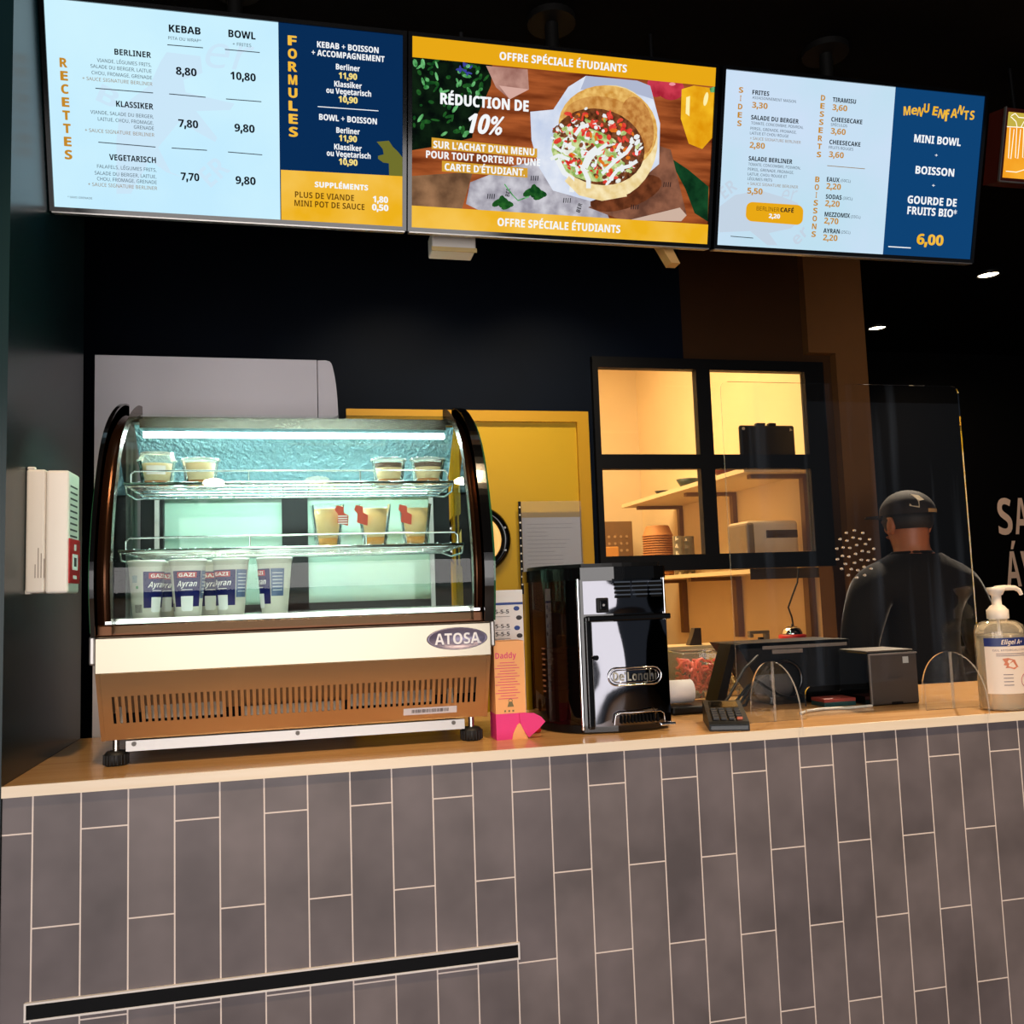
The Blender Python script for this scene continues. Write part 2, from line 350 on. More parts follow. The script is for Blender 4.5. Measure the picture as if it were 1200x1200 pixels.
# square corners of the slab
for cx_, cz_ in ((x0, z0), (x1, z0), (x0, z1), (x1, z1)):
    near = sorted(range(N), key=lambda i: (sq[i][0]-cx_)**2+(sq[i][1]-cz_)**2)
    i, j = near[0], near[1]
    if (sq[i][0]-cx_)**2+(sq[i][1]-cz_)**2 > 1e-8:
        a_ = next(k for k in near if abs(sq[k][0]-cx_) < 1e-6); b_ = next(k for k in near if abs(sq[k][1]-cz_) < 1e-6)
        slab.add([(sq[a_][0], 0, sq[a_][1]), (cx_, 0, cz_), (sq[b_][0], 0, sq[b_][1])], [(0, 1, 2)])
slab.build('door_leaf', YELLOW, d)
MB().box(0.722, 0.775, -0.02, 0.10, 0, 2.242).box(1.722, 1.775, -0.02, 0.10, 0, 2.242).box(0.775, 1.722, -0.02, 0.10, 2.195, 2.242).build('door_frame', mat('ochre_trim_paint', (196, 146, 12), 0.45), d)
rg = MB().lathe([(0.105, 0), (0.105, 0.02), (0.118, 0.028), (0.136, 0.024), (0.145, 0.01), (0.145, 0), (0.105, 0)], n=48, M=Matrix.Translation((PX, -0.001, PZ)) @ Matrix.Rotation(PI/2, 4, 'X'))
rgo = rg.build('porthole_ring', BLACKG, d)
for i in range(8):
    t = 2*PI*(i+0.5)/8; MB().cyl((PX+0.126*math.cos(t), -0.026, PZ+0.126*math.sin(t)), (PX+0.126*math.cos(t), -0.030, PZ+0.126*math.sin(t)), 0.005, n=10).build('screw', STEEL, rgo)
MB().cyl((PX, 0.018, PZ), (PX, 0.022, PZ), 0.116, n=40).build('pane', CLEAR, d)

# ------------------------------------------------------------------ service counter
sc_ = thing('service_counter', 'long grey tiled service counter with pale wooden top', 'counter', (0, 0, 0))
MB().box(-0.056, 3.7, 0.006, 0.66, 0.0, TILE_TOP).build('tiled_front', TILE, sc_)
top = MB().box(-0.056, 3.7, 0.003, 0.668, TILE_TOP, CT).build('worktop', BEECH, sc_)
MB().box(-0.056, 3.7, -0.002, 0.003, TILE_TOP, CT).build('edge_band', EDGE, top)
st = MB().box(-0.006, 0.990, 0.0005, 0.006, 0.647, 0.675).build('inset_strip', mat('blue_black_strip', (4, 6, 10), 0.5, spec=0.15), sc_)
t_ = MB(); t_.box(-0.010, 0.994, -0.001, 0.006, 0.675, 0.679).box(-0.010, 0.994, -0.001, 0.006, 0.643, 0.647).box(-0.010, -0.006, -0.001, 0.006, 0.647, 0.675).box(0.990, 0.994, -0.001, 0.006, 0.647, 0.675)
t_.build('strip_trim', mat('white_strip_trim', (236, 230, 226), 0.4), st)

# ------------------------------------------------------------------ menu screens
TT = 0.2436; SW, SH = 0.85, 0.85*9/16; TY, TZ = 0.2364, 2.6636
def homog(px, loc):
    A = []; B = []
    for (x, y), (u, v) in zip(px, loc):
        A.append([x, y, 1, 0, 0, 0, -u*x, -u*y]); B.append(u); A.append([0, 0, 0, x, y, 1, -v*x, -v*y]); B.append(v)
    h = np.append(np.linalg.solve(np.array(A, float), np.array(B, float)), 1).reshape(3, 3)
    def f(x, y):
        q = h @ np.array([x, y, 1.0]); return float(q[0]/q[2]), float(q[1]/q[2])
    return f
LOC4 = [(-SW/2, SH/2), (SW/2, SH/2), (SW/2, -SH/2), (-SW/2, -SH/2)]
class Screen:
    def __init__(s, X, corners, label, dims=None, Y=TY, Z=TZ):
        s.sw, s.sh = dims or (SW, SH)
        s.root = thing('menu_screen', label, 'screen', (X, Y, Z), (TT, 0, 0), None)
        s.h = homog(corners, [(-s.sw/2, s.sh/2), (s.sw/2, s.sh/2), (s.sw/2, -s.sh/2), (-s.sw/2, -s.sh/2)])
        s.mb = MB(); s.mats = []; s.layer = 0
    def mi(s, m):
        if m not in s.mats: s.mats.append(m)
        return s.mats.index(m)
    def y(s): return -0.0006-0.00006*s.layer
    def poly(s, pts, m, up=True):
        if up: s.layer += 1
        q = [s.h(*p) for p in pts]; y = s.y()
        # clip to the screen
        q = [(max(-s.sw/2, min(s.sw/2, u)), max(-s.sh/2, min(s.sh/2, v))) for u, v in q]
        s.mb.add([(u, y, v) for u, v in q], [list(range(len(q)))], s.mi(m))
    def ellipse(s, cx, cy, rx, ry, m, ang=0, n=18, up=True):
        c, a = math.cos(ang), math.sin(ang)
        s.poly([(cx+rx*math.cos(t)*c-ry*math.sin(t)*a, cy+rx*math.cos(t)*a+ry*math.sin(t)*c) for t in [2*PI*i/n for i in range(n)]], m, up)
    def stroke(s, pts, w, m, up=True):
        if up: s.layer += 1
        q = [Vector(s.h(*p)) for p in pts]; y = s.y(); L = []; R = []; wl = w*0.0023 if s.sw > 0.5 else w*0.003
        for i, p in enumerate(q):
            d = q[min(i+1, len(q)-1)]-q[max(i-1, 0)]; d.normalize(); n = Vector((-d.y, d.x))*wl/2; L.append(p+n); R.append(p-n)
        N = len(q); s.mb.add([(p.x, y, p.y) for p in L+R], [(i, i+1, N+i+1, N+i) for i in range(N-1)], s.mi(m))
    def text(s, t, x0, y0, x1, y1, h, m, bold=0.02, italic=0.0, ang=0.0):
        a = s.h(x0, y0); b = s.h(x1, y1); xm, ym = (x0+x1)/2, (y0+y1)/2
        hh = s.h(xm, ym-h/2)[1]-s.h(xm, ym+h/2)[1]; y = -0.0006-0.00006*(s.layer+1)
        put_text(s.mb, t, a[0], b[0], (a[1]+b[1])/2, hh, s.mi(m), lambda u, v: (u, y, v), bold, italic, ang, True)
    def finish(s, base, name='screen_picture', mount=True):
        w2, h2 = s.sw/2, s.sh/2; e = 0.0105
        bz = MB(); bz.box(-w2-e, w2+e, 0.0, 0.035, -h2-e, h2+e, 0)
        for args in ((-w2-e, -w2, -0.006, 0.0, -h2-e, h2+e), (w2, w2+e, -0.006, 0.0, -h2-e, h2+e), (-w2, w2, -0.006, 0.0, h2, h2+e), (-w2, w2, -0.006, 0.0, -h2-e, -h2)): bz.box(*args, 0)
        bz.box(-w2*0.6, w2*0.6, 0.035, 0.06, -h2*0.8, h2*0.3, 0)
        bz.build('bezel', BLACKG, s.root)
        MB().box(-w2-e+0.004, w2+e-0.004, -0.004, 0.030, -h2-e-0.003, -h2-e).build('bottom_trim', ALU, s.root)
        p = MB().add([(-w2, -0.0004, -h2), (w2, -0.0004, -h2), (w2, -0.0004, h2), (-w2, -0.0004, h2)], [(0, 1, 2, 3)]).build('screen_panel', base, s.root)
        if s.mb.v: s.mb.build(name, s.mats, s.root, fix=False)
        if mount:
            inv = Matrix.Rotation(-TT, 4, 'X'); k = MB()
            top = ZC-0.001-s.root.location.z
            k.cyl((0, 0.10, 0.02), (0, 0.10, top), 0.02, n=14, M=inv).cyl((0, 0.10, top-0.02), (0, 0.10, top), 0.07, n=20, M=inv)
            k.box(-0.12, 0.12, 0.060, 0.085, -0.10, 0.08)
            k.cyl((0, 0.085, 0.0), inv @ Vector((0, 0.10, 0.04)), 0.018, n=10)
            k.build('ceiling_mount', mat('black_mount_metal', (14, 13, 12), 0.5, 0.0, spec=0.2), s.root)

E_WHITE = glow('screen_white', (206, 243, 255), 1.0, rgb2=(196, 236, 255), nscale=3)
E_WHITE3 = glow('screen_pale_blue', (205, 224, 246), 1.0, rgb2=(192, 224, 240), nscale=3)
E_BLUE = glow('screen_blue', (8, 44, 86)); E_BLUE3 = glow('screen_mid_blue', (14, 66, 116))
E_YEL = glow('screen_amber', (232, 168, 22)); E_YEL2 = glow('screen_amber_bright', (238, 178, 30), rgb2=(246, 196, 80), nscale=6)
E_TXT = glow('screen_black', (20, 24, 30)); E_GRY = glow('screen_grey', (52, 60, 68)); E_ORG = glow('screen_ochre', (196, 138, 40))
E_BRN = glow('screen_brown', (104, 70, 16)); E_W = glow('screen_text_white', (245, 248, 250)); E_PALE = glow('screen_pale_yellow', (246, 222, 132))
E_OLV = glow('screen_olive', (112, 112, 44)); E_LIL = glow('screen_lilac', (203, 231, 249)); E_LIL3 = glow('screen_grey_blue', (196, 212, 228)); E_OTXT = glow('screen_ochre_grey', (150, 118, 70))

t1 = Screen(0.3815, [(51.8, -15), (470.3, 47), (471.9, 268.6), (64.4, 240)], 'bright menu screen by the left wall listing RECETTES and FORMULES')
t1.poly([(330, 24), (473, 45), (473, 272), (334, 266)], E_BLUE)
# pale watermark of a bear
c1 = lambda x, y: (40+x/4, y/4)
t1.poly([c1(*p) for p in [(560, 380), (610, 270), (640, 225), (800, 250), (810, 330), (720, 360), (730, 420), (960, 480), (940, 510), (780, 510), (880, 640), (870, 660), (700, 560), (600, 680), (660, 800), (730, 830), (640, 800), (560, 740), (470, 900), (400, 900), (400, 640), (420, 480)]], E_LIL)
t1.text('er', 245.5, 60, 303, 60, 38, E_LIL, 0.0, 0.3); t1.text('ER', 240, 207, 272, 193, 24, E_LIL, 0.02, 0.0, 0.75)
t1.text('B', 118, 110, 142, 104, 22, E_LIL, 0.02, 0.0, -0.4)
t1.poly([(334, 199.5), (473, 209.7), (473, 272), (335, 266)], E_YEL2)
c2 = lambda x, y: (320+x/4.444, 20+y/4.444)
t1.poly([c2(*p) for p in [(545, 662), (605, 658), (625, 690), (650, 715), (674, 745), (674, 843), (608, 838), (606, 775), (578, 770), (552, 750), (552, 735), (580, 728), (575, 700)]], E_OLV)
for k, ch in enumerate('RECETTES'): t1.text(ch, 70.8+0.86*k, 64.2+16*k, 80.2+0.86*k, 64.6+16*k, 11, E_ORG, 0.045)
for k, ch in enumerate('FORMULES'): t1.text(ch, 341+0.28*k, 47.6+15.3*k, 351.4+0.28*k, 48.6+15.3*k, 11, E_YEL2, 0.05)
for a in [('KEBAB', 202.5, 28.2, 240, 32.5, 8.5, E_TXT, .03), ('PITA OU WRAP*', 202, 40, 240.7, 43.7, 3.7, E_GRY, 0), ('BOWL', 272.5, 36.7, 304, 41, 8.5, E_TXT, .03), ('+ FRITES', 277.5, 49.2, 299, 52.2, 3.7, E_GRY, 0),
          ('BERLINER', 137.5, 54.2, 181.5, 58.2, 7, E_TXT, .026), ('VIANDE, LÉGUMES FRITS,', 116.5, 63.2, 181.7, 70.5, 4.2, E_GRY, 0), ('SALADE DU BERGER, LAITUE', 108.7, 70.2, 182, 77.7, 4.2, E_GRY, 0), ('CHOU, FROMAGE, GRENADE', 110, 78.2, 182.5, 85.5, 4.2, E_GRY, 0), ('+ SAUCE SIGNATURE BERLINER', 98.7, 84.5, 183, 93.2, 4.2, E_OTXT, 0),
          ('KLASSIKER', 139.5, 116.2, 184.2, 120.7, 7, E_TXT, .026), ('VIANDE, SALADE DU BERGER,', 108.5, 125.5, 184.5, 132.5, 4.2, E_GRY, 0), ('LAITUE, CHOU, FROMAGE,', 117.5, 134, 184.5, 140.2, 4.2, E_GRY, 0), ('GRENADE', 161, 144.7, 185, 147, 4.2, E_GRY, 0), ('+ SAUCE SIGNATURE BERLINER', 101.7, 146.7, 185.5, 155, 4.2, E_OTXT, 0),
          ('VEGETARISCH', 131.2, 180.5, 187.5, 185, 7, E_TXT, .026), ('FALAFELS, LÉGUMES FRITS,', 116.5, 191.2, 188, 197, 4.2, E_GRY, 0), ('SALADE DU BERGER, LAITUE,', 113.5, 199.2, 188, 205, 4.2, E_GRY, 0), ('CHOU, FROMAGE, GRENADE', 116.5, 206.2, 188.5, 212, 4.2, E_GRY, 0), ('+ SAUCE SIGNATURE BERLINER', 105.5, 212.5, 189, 219.2, 4.2, E_OTXT, 0), ('* SANS GRENADE', 80.5, 228, 110.5, 230, 2.4, E_GRY, 0),
          ('8,80', 211, 79.5, 235.5, 81, 9, E_TXT, .03), ('10,80', 275, 87.5, 304.5, 89, 9, E_TXT, .03), ('7,80', 214, 142, 237.5, 143, 9, E_TXT, .03), ('9,80', 280, 149, 303.5, 150, 9, E_TXT, .03), ('7,70', 217, 205.7, 239, 206.2, 9, E_TXT, .03), ('9,80', 281.5, 211.2, 305, 212, 9, E_TXT, .03),
          ('KEBAB + BOISSON', 374.5, 54.9, 443.8, 61.6, 6.8, E_W, .03), ('+ ACCOMPAGNEMENT', 368.4, 63.9, 450.5, 72.2, 6.8, E_W, .03), ('Berliner', 396, 80.8, 423, 83, 6.4, E_W, .035), ('11,90', 399.2, 91.5, 420, 91.9, 7, E_PALE, .045), ('Klassiker', 394.3, 100.6, 425.3, 103.3, 6.4, E_W, .035), ('ou Vegetarisch', 385.3, 108.2, 435.9, 112.3, 6.4, E_W, .035), ('10,90', 399.2, 119, 420.8, 119.5, 7, E_PALE, .045),
          ('BOWL + BOISSON', 377.4, 139.3, 442.6, 144.4, 6.8, E_W, .03), ('Berliner', 397, 155, 423.5, 156.1, 6.4, E_W, .035), ('11,90', 400.1, 164.4, 420.4, 164.5, 7, E_PALE, .045), ('Klassiker', 394.7, 174.4, 425.8, 175.7, 6.4, E_W, .035), ('ou Vegetarisch', 386.4, 181.6, 435.9, 184.7, 6.4, E_W, .035), ('10,90', 400, 191.9, 421.3, 192.1, 7, E_PALE, .045),
          ('SUPPLÉMENTS', 373, 218, 433.4, 221.8, 6.2, E_W, .04), ('PLUS DE VIANDE', 350.4, 229.7, 417.7, 233.3, 7, E_BRN, .02), ('MINI POT DE SAUCE', 349.9, 239.8, 429.6, 244.1, 7, E_BRN, .02), ('1,80', 438.8, 236, 455.9, 236.5, 7, E_W, .045), ('0,50', 437.9, 245.5, 456.4, 245.9, 7, E_W, .045)]:
    t1.text(*a)
for x0, y0, x1, y1, mm_ in [(200.7, 47.5, 243, 52.7, E_GRY), (268.5, 55.5, 309, 60.7, E_GRY), (114.5, 96.7, 184, 104.5, E_GRY), (118, 162, 187, 169.5, E_GRY), (203, 106.2, 246.2, 111.5, E_GRY), (270, 114.2, 311.2, 118.7, E_GRY), (206.2, 171, 248, 174.7, E_GRY), (272.5, 177.2, 312.5, 181.5, E_GRY), (375.8, 126.2, 444.2, 133.2, E_W)]:
    t1.stroke([(x0, y0), (x1, y1)], 0.9, mm_, False)
t1.finish(E_WHITE)

# the middle screen: student offer with a picture of a filled pita
t2 = Screen(1.2563, [(482.7, 47.9), (837.3, 78), (827.8, 285.4), (482.7, 271.2)], 'middle screen with student offer and picture of a filled pita')
q3 = lambda x, y: (470+x/3.158, 40+y/3.158)
def P2(pts, m, up=True): t2.poly([q3(*p) for p in pts], m, up)
def E2(cx, cy, rx, ry, m, ang=0, n=16, up=True): t2.ellipse(*q3(cx, cy), rx/3.158, ry/3.158, m, ang, n, up)
WOODE = glow('pic_wood', (104, 44, 18), rgb2=(176, 92, 46), nscale=5, stretch=(1, 1, 7))
def G(n, a, b=None, sc=60): return glow('pic_'+n, a, rgb2=b, nscale=sc)
HERB = G('herb_dark', (6, 12, 10), (16, 34, 18), 30); LEAF = G('leaf', (40, 120, 50), (120, 200, 130), 60); LEAFD = G('leaf_deep', (14, 62, 26), (40, 100, 40), 60)
PALEW = G('grey_wood', (96, 68, 48), (160, 118, 84), 14); PAPW = G('paper', (196, 208, 232), (226, 232, 244), 14); PAPB = G('kraft', (98, 62, 48), (150, 98, 74), 20); PAPP = G('printed_paper', (150, 146, 158), (206, 204, 212), 24)
BRD = G('bread', (206, 146, 62), (240, 196, 112), 50); BRDP = G('bread_pale', (232, 204, 140), (250, 232, 184), 40); FILL = G('filling', (70, 36, 20), (130, 74, 40), 80)
SAU = G('sauce', (236, 240, 240)); TOM = G('tomato', (206, 40, 36), (240, 84, 66), 60); ORA = G('carrot', (226, 120, 36)); SAL = G('salad', (126, 166, 70), (214, 226, 160), 60); MEA = G('meat', (92, 50, 30), (140, 84, 52), 80)
PEP = G('pepper', (222, 148, 10), (250, 196, 40), 14); PEPH = G('pepper_shine', (255, 240, 170)); ONI = G('onion', (150, 20, 40), (206, 60, 80), 20); CHI = G('chili', (10, 40, 22), (24, 74, 40), 20); BAG = G('paper_bag', (140, 92, 82), (196, 150, 136), 16); PLATE = G('board', (80, 40, 22), (124, 66, 38), 30)
P2([(38, 20), (1170, 115), (1140, 780), (38, 735)], WOODE)
P2([(38, 540), (265, 520), (225, 660), (38, 660)], PALEW)
P2([(38, 95), (335, 125), (330, 200), (300, 270), (270, 330), (262, 395), (150, 425), (38, 445)], HERB)
rr = random.Random(3)
for k in range(70):
    x = rr.uniform(45, 320); y = rr.uniform(105, 400) if x < 250 else rr.uniform(125, 240)
    E2(x, y, rr.uniform(6, 20), rr.uniform(4, 9), LEAF if rr.random() < 0.5 else LEAFD, rr.uniform(0, 3), 8, up=(k % 10 == 0))
for k in range(14): E2(rr.uniform(195, 260), rr.uniform(118, 160), 9, 4, glow('pic_violet', (60, 66, 150)), rr.uniform(0, 3), 7, False)
P2([(312, 128), (465, 138), (470, 212), (400, 250), (348, 206)], BAG)
P2([(360, 200), (470, 212), (400, 250)], glow('pic_bag_pale', (214, 170, 158)))
for cx_, cy_, rx_ in ((940, 190, 34), (995, 200, 50)): E2(cx_, cy_, rx_, 42, ONI)
E2(1000, 182, 12, 6, glow('pic_pink', (240, 150, 160)))
P2([(1035, 200), (1080, 186), (1158, 195), (1152, 380), (1112, 421), (1062, 402), (1032, 310)], PEP)
P2([(1052, 230), (1066, 225), (1064, 300), (1050, 290)], PEPH); E2(1125, 235, 8, 26, PEPH, 0.2)
P2([(1138, 195), (1158, 188), (1156, 210), (1142, 210)], LEAF)
P2([(985, 450), (1060, 498), (1136, 560), (1134, 690), (1085, 660), (1050, 570)], CHI)
P2([(255, 560), (400, 500), (520, 470), (640, 590), (750, 640), (770, 690), (600, 690), (300, 668), (240, 640)], PAPP)
P2([(950, 412), (995, 425), (1055, 665), (1035, 692), (980, 668), (835, 698), (690, 645), (880, 560)], PAPB)
P2([(1030, 640), (1055, 668), (1035, 690), (900, 690), (840, 690)], glow('pic_fold', (206, 178, 160)))
E2(830, 590, 140, 55, PLATE, -0.35, 22)
P2([(475, 295), (560, 285), (615, 200), (680, 158), (870, 172), (918, 190), (955, 330), (952, 480), (860, 560), (700, 622), (560, 585), (508, 500), (480, 400)], PAPW)
P2([(680, 158), (870, 172), (918, 190), (930, 240), (800, 200), (660, 210)], glow('pic_paper_shade', (176, 184, 208)))
E2(768, 402, 178, 212, BRDP, 0.12, 32); E2(762, 352, 184, 160, BRD, 0.15, 32); E2(745, 330, 150, 96, G('bread_inner', (186, 122, 52), (222, 168, 92), 50), 0.15, 28)
E2(870, 340, 60, 110, G('bread_toasted', (178, 112, 50), (214, 156, 84), 70), -0.2, 22)
E2(728, 420, 172, 140, FILL, 0.25, 30); E2(690, 450, 140, 95, SAL, 0.3, 22); E2(830, 400, 50, 90, MEA, -0.3, 16)
pal = [SAU, SAU, SAU, MEA, TOM, TOM, MEA, SAL, ORA, G('white_cabbage', (222, 226, 214), (240, 240, 232), 60)]
for k in range(330):
    a_ = rr.uniform(0, 2*PI); r_ = math.sqrt(rr.random()); x = 724+166*r_*math.cos(a_); y = 416+134*r_*math.sin(a_)+0.16*(x-724)
    m_ = rr.choice(pal)
    if abs(x-740) < 90 and y < 420 and rr.random() < 0.4: m_ = TOM
    E2(x, y, rr.uniform(6, 17), rr.uniform(4, 10), m_, rr.uniform(0, 3), 6, up=(k % 14 == 0))
for pts in ([(560, 420), (590, 440), (600, 410), (640, 430)], [(680, 500), (700, 460), (730, 430), (760, 410)], [(740, 520), (790, 470), (830, 440), (850, 410)], [(770, 540), (800, 500), (840, 490), (870, 470)], [(550, 470), (580, 455), (620, 470)], [(640, 380), (660, 350), (690, 340)]):
    t2.stroke([q3(*p) for p in pts], 4.2, SAU)
t2.stroke([q3(*p) for p in [(720, 425), (690, 450), (670, 500), (690, 545), (690, 575)]], 6, SAU)
t2.stroke([q3(*p) for p in [(575, 470), (600, 520), (630, 540), (628, 590)]], 6, SAU)
t2.stroke([q3(*p) for p in [(610, 540), (660, 590), (740, 608), (830, 590)]], 8, BRDP)
# printed wrapper words and parsley
for k, (x, y) in enumerate([(320, 610), (600, 620), (480, 540), (850, 640), (970, 555)]):
    for i in range(4): t2.stroke([q3(x+8*i, y-8), q3(x+8*i-2, y+10)], 1.0, E_TXT, False)
t2.text('BER', *q3(378, 620), *q3(378+30, 570), 5, E_TXT, .02, 0, 1.4); t2.text('BER', *q3(640, 655), *q3(672, 640), 5, E_TXT, .02, 0, 1.3)
for cx_, cy_, r_ in ((490, 600, 1.0), (372, 640, 0.9)):
    for a_ in (-0.5, 0.2, 0.9, 1.7, 2.6): E2(cx_+22*r_*math.cos(a_), cy_-12*r_*math.sin(a_), 26*r_, 13*r_, LEAFD, a_, 10)
t2.stroke([q3(*p) for p in [(380, 565), (410, 605), (430, 625), (470, 610)]], 1.4, LEAF)
t2.poly([(482.7, 46), (838, 76), (837.3, 100.2), (482.7, 72.6)], E_YEL); t2.poly([(482.7, 245.8), (829, 262.3), (828, 288), (482.7, 273)], E_YEL2)
E_BAR = glow('screen_bar', (214, 160, 50))
P2([(112, 398), (500, 432), (500, 465), (112, 440)], E_BAR); P2([(150, 483), (465, 505), (465, 540), (150, 522)], E_BAR)
for a in [('OFFRE SPÉCIALE ÉTUDIANTS', 584, 70, 732.8, 80.2, 9, E_W, .034), ('OFFRE SPÉCIALE ÉTUDIANTS', 582.4, 264.2, 725.9, 268.6, 9, E_W, .034), ('RÉDUCTION DE', 515.3, 119.8, 618.2, 127.7, 12.5, E_W, .04),
          ('10%', 548, 148, 590, 151, 22, E_W, .04, 0.3), ("SUR L'ACHAT D'UN MENU", 507.4, 174.6, 625.2, 180.3, 8.2, E_W, .034), ("POUR TOUT PORTEUR D'UNE", 499, 185.7, 632, 193, 8.2, E_W, .034), ("CARTE D'ÉTUDIANT.", 520.7, 200.9, 614, 204, 8.2, E_W, .034)]:
    t2.text(*a)
t2.finish(WOODE)

t3 = Screen(2.1378, [(849.4, 80), (1156.6, 106.6), (1137, 299.4), (838.6, 287)], 'right menu screen listing SIDES, DESSERTS, BOISSONS and MENU ENFANTS')
c4 = lambda x, y: (830+x/5, 70+y/5); c5 = lambda x, y: (1020+x/5, 80+y/5)
t3.poly([c4(*p) for p in [(60, 860), (150, 790), (300, 760), (440, 800), (520, 830), (540, 930), (480, 980), (350, 1010), (400, 1080), (340, 1080), (240, 1000), (60, 1010), (50, 900)]], E_LIL3)
t3.text('ER', 842, 228, 862, 214, 15, E_LIL3, .02, 0, 0.7); t3.text('er', 915, 226, 934, 226, 20, E_LIL3, 0, .3); t3.text('er', 926, 280, 946, 268, 14, E_LIL3, 0.02, 0, 0.8)
t3.poly([(1051, 94), (1160, 104), (1140, 303), (1033.8, 299)], E_BLUE3)
for wd_, (x0, y0), (x1, y1), h_ in (('SIDES', (867.6, 104), (865.6, 143.4), 6.5), ('DESSERTS', (964.6, 111.6), (959.4, 178.6), 6.5), ('BOISSONS', (957.4, 208), (952.8, 272.4), 6.5)):
    for k, ch in enumerate(wd_):
        f_ = k/(len(wd_)-1); x = x0+(x1-x0)*f_; y = y0+(y1-y0)*f_; hw = 0.8 if ch == 'I' else 2.6; t3.text(ch, x-hw, y-.2, x+hw, y+.2, h_, E_ORG, .03)
K = E_TXT; O3 = E_ORG; T4 = 3.3
for a in [('FRITES', 881, 106.6, 901, 107.6, 5.2, K, .024), ('ASSAISONNEMENT MAISON', 881, 112.6, 932.4, 116.4, T4, E_GRY, 0), ('3,30', 880.6, 121.4, 899, 122.4, 6.8, O3, .025),
          ('SALADE DU BERGER', 879.4, 136.4, 935.6, 139.6, 5.2, K, .024), ('TOMATE, CONCOMBRE, POIVRON,', 879.4, 143, 941, 146.8, T4, E_GRY, 0), ('PERSIL, GRENADE, FROMAGE,', 878.6, 149.6, 933, 152.4, T4, E_GRY, 0), ('LAITUE ET CHOU ROUGE', 878, 155, 923.6, 157.2, T4, E_GRY, 0), ('+ SAUCE SIGNATURE BERLINER', 878, 161, 938, 164.4, T4, E_OTXT, 0), ('2,80', 877.6, 168.8, 895.6, 169.6, 6.8, O3, .025),
          ('SALADE BERLINER', 876.4, 184.6, 928, 187.6, 5.2, K, .024), ('TOMATE, CONCOMBRE, POIVRON,', 876, 191.2, 937.6, 195.2, T4, E_GRY, 0), ('PERSIL, GRENADE, FROMAGE,', 875.6, 197.2, 929.6, 200.4, T4, E_GRY, 0), ('LAITUE, CHOU ROUGE ET', 875.2, 203, 921.6, 205.4, T4, E_GRY, 0), ('LÉGUMES FRITS', 875.2, 208.4, 904, 210, T4, E_GRY, 0), ('+ SAUCE SIGNATURE BERLINER', 874.8, 214, 934.4, 217.6, T4, E_OTXT, 0), ('5,50', 874.8, 222.6, 892.8, 223.4, 6.8, O3, .025),
          ('TIRAMISU', 976, 113.4, 1003.6, 115.2, 5.2, K, .024), ('3,60', 975.6, 122.6, 993.2, 123.4, 6.8, O3, .025), ('CHEESECAKE', 974.2, 136.8, 1011, 139.2, 5.2, K, .024), ('SPÉCULOS', 973.6, 143, 993, 144.2, T4, E_GRY, 0), ('3,60', 973.6, 150.6, 991.2, 151.4, 6.8, O3, .025), ('CHEESECAKE', 971.8, 163.6, 1008.6, 165.8, 5.2, K, .024), ('FRUITS ROUGES', 971.2, 169.8, 1000, 171.8, T4, E_GRY, 0), ('3,60', 971.2, 178.2, 988.8, 179, 6.8, O3, .025),
          ('EAUX', 968.6, 207.6, 983.6, 208.4, 5.2, K, .024), ('(50CL)', 985, 208.6, 996.6, 209.4, T4, E_GRY, 0), ('2,20', 968, 215.6, 985.2, 216.4, 6.8, O3, .025), ('SODAS', 967.2, 228, 986, 228.8, 5.2, K, .024), ('(33CL)', 987.4, 229.4, 998.8, 230.2, T4, E_GRY, 0), ('2,20', 966.4, 235.8, 983.6, 236.6, 6.8, O3, .025), ('MEZZOMIX', 965.8, 248.4, 995.6, 250.4, 5.2, K, .024), ('(33CL)', 996.6, 250.8, 1008, 251.6, T4, E_GRY, 0), ('2,70', 965.2, 256.2, 982, 257, 6.8, O3, .025), ('AYRAN', 964.2, 267.8, 983.4, 269, 5.2, K, .024), ('(25CL)', 984.8, 269, 996, 270, T4, E_GRY, 0), ('2,20', 963.8, 275.8, 980.8, 276.8, 6.8, O3, .025),
          ('MINI BOWL', 1072.4, 157, 1127.6, 161.6, 9, E_W, .038), ('+', 1096.6, 176.9, 1100.2, 177.1, 4, E_W, .03), ('BOISSON', 1073.6, 194.4, 1119.4, 197.6, 9, E_W, .038), ('+', 1092.8, 212.7, 1096.4, 212.9, 4, E_W, .03), ('GOURDE DE', 1064, 229.6, 1122, 233, 9, E_W, .038), ('FRUITS BIO*', 1063.6, 242.4, 1122, 245.6, 9, E_W, .038), ('6,00', 1074.4, 276.6, 1106, 277, 12, E_YEL2, .05)]:
    t3.text(*a)
pill = []
for (cx_, cy_), s0 in (((881, 243.5), PI), ((933, 246), 1.5*PI), ((932.5, 254.2), 0), ((880.5, 251), PI/2)):
    for i in range(7): pill.append((cx_+7.6*math.cos(s0+PI/2*i/6), cy_+7.6*math.sin(s0+PI/2*i/6)))
t3.poly(pill, E_YEL)
t3.text('BERLINER', 885.6, 243.2, 912.4, 244.4, 5, E_BRN, 0); t3.text('CAFÉ', 913.6, 244.4, 929.4, 245.2, 5, E_TXT, .03); t3.text('2,20', 900, 251.6, 913.2, 252.4, 5, E_W, .04)
t3.stroke([(969, 191.6), (1013.6, 194.6)], 0.8, E_OTXT); t3.stroke([(855, 276.4), (881.6, 278.2)], 0.9, E_GRY); t3.stroke([(1040.6, 285.6), (1067.2, 286.8)], 1.3, E_W)
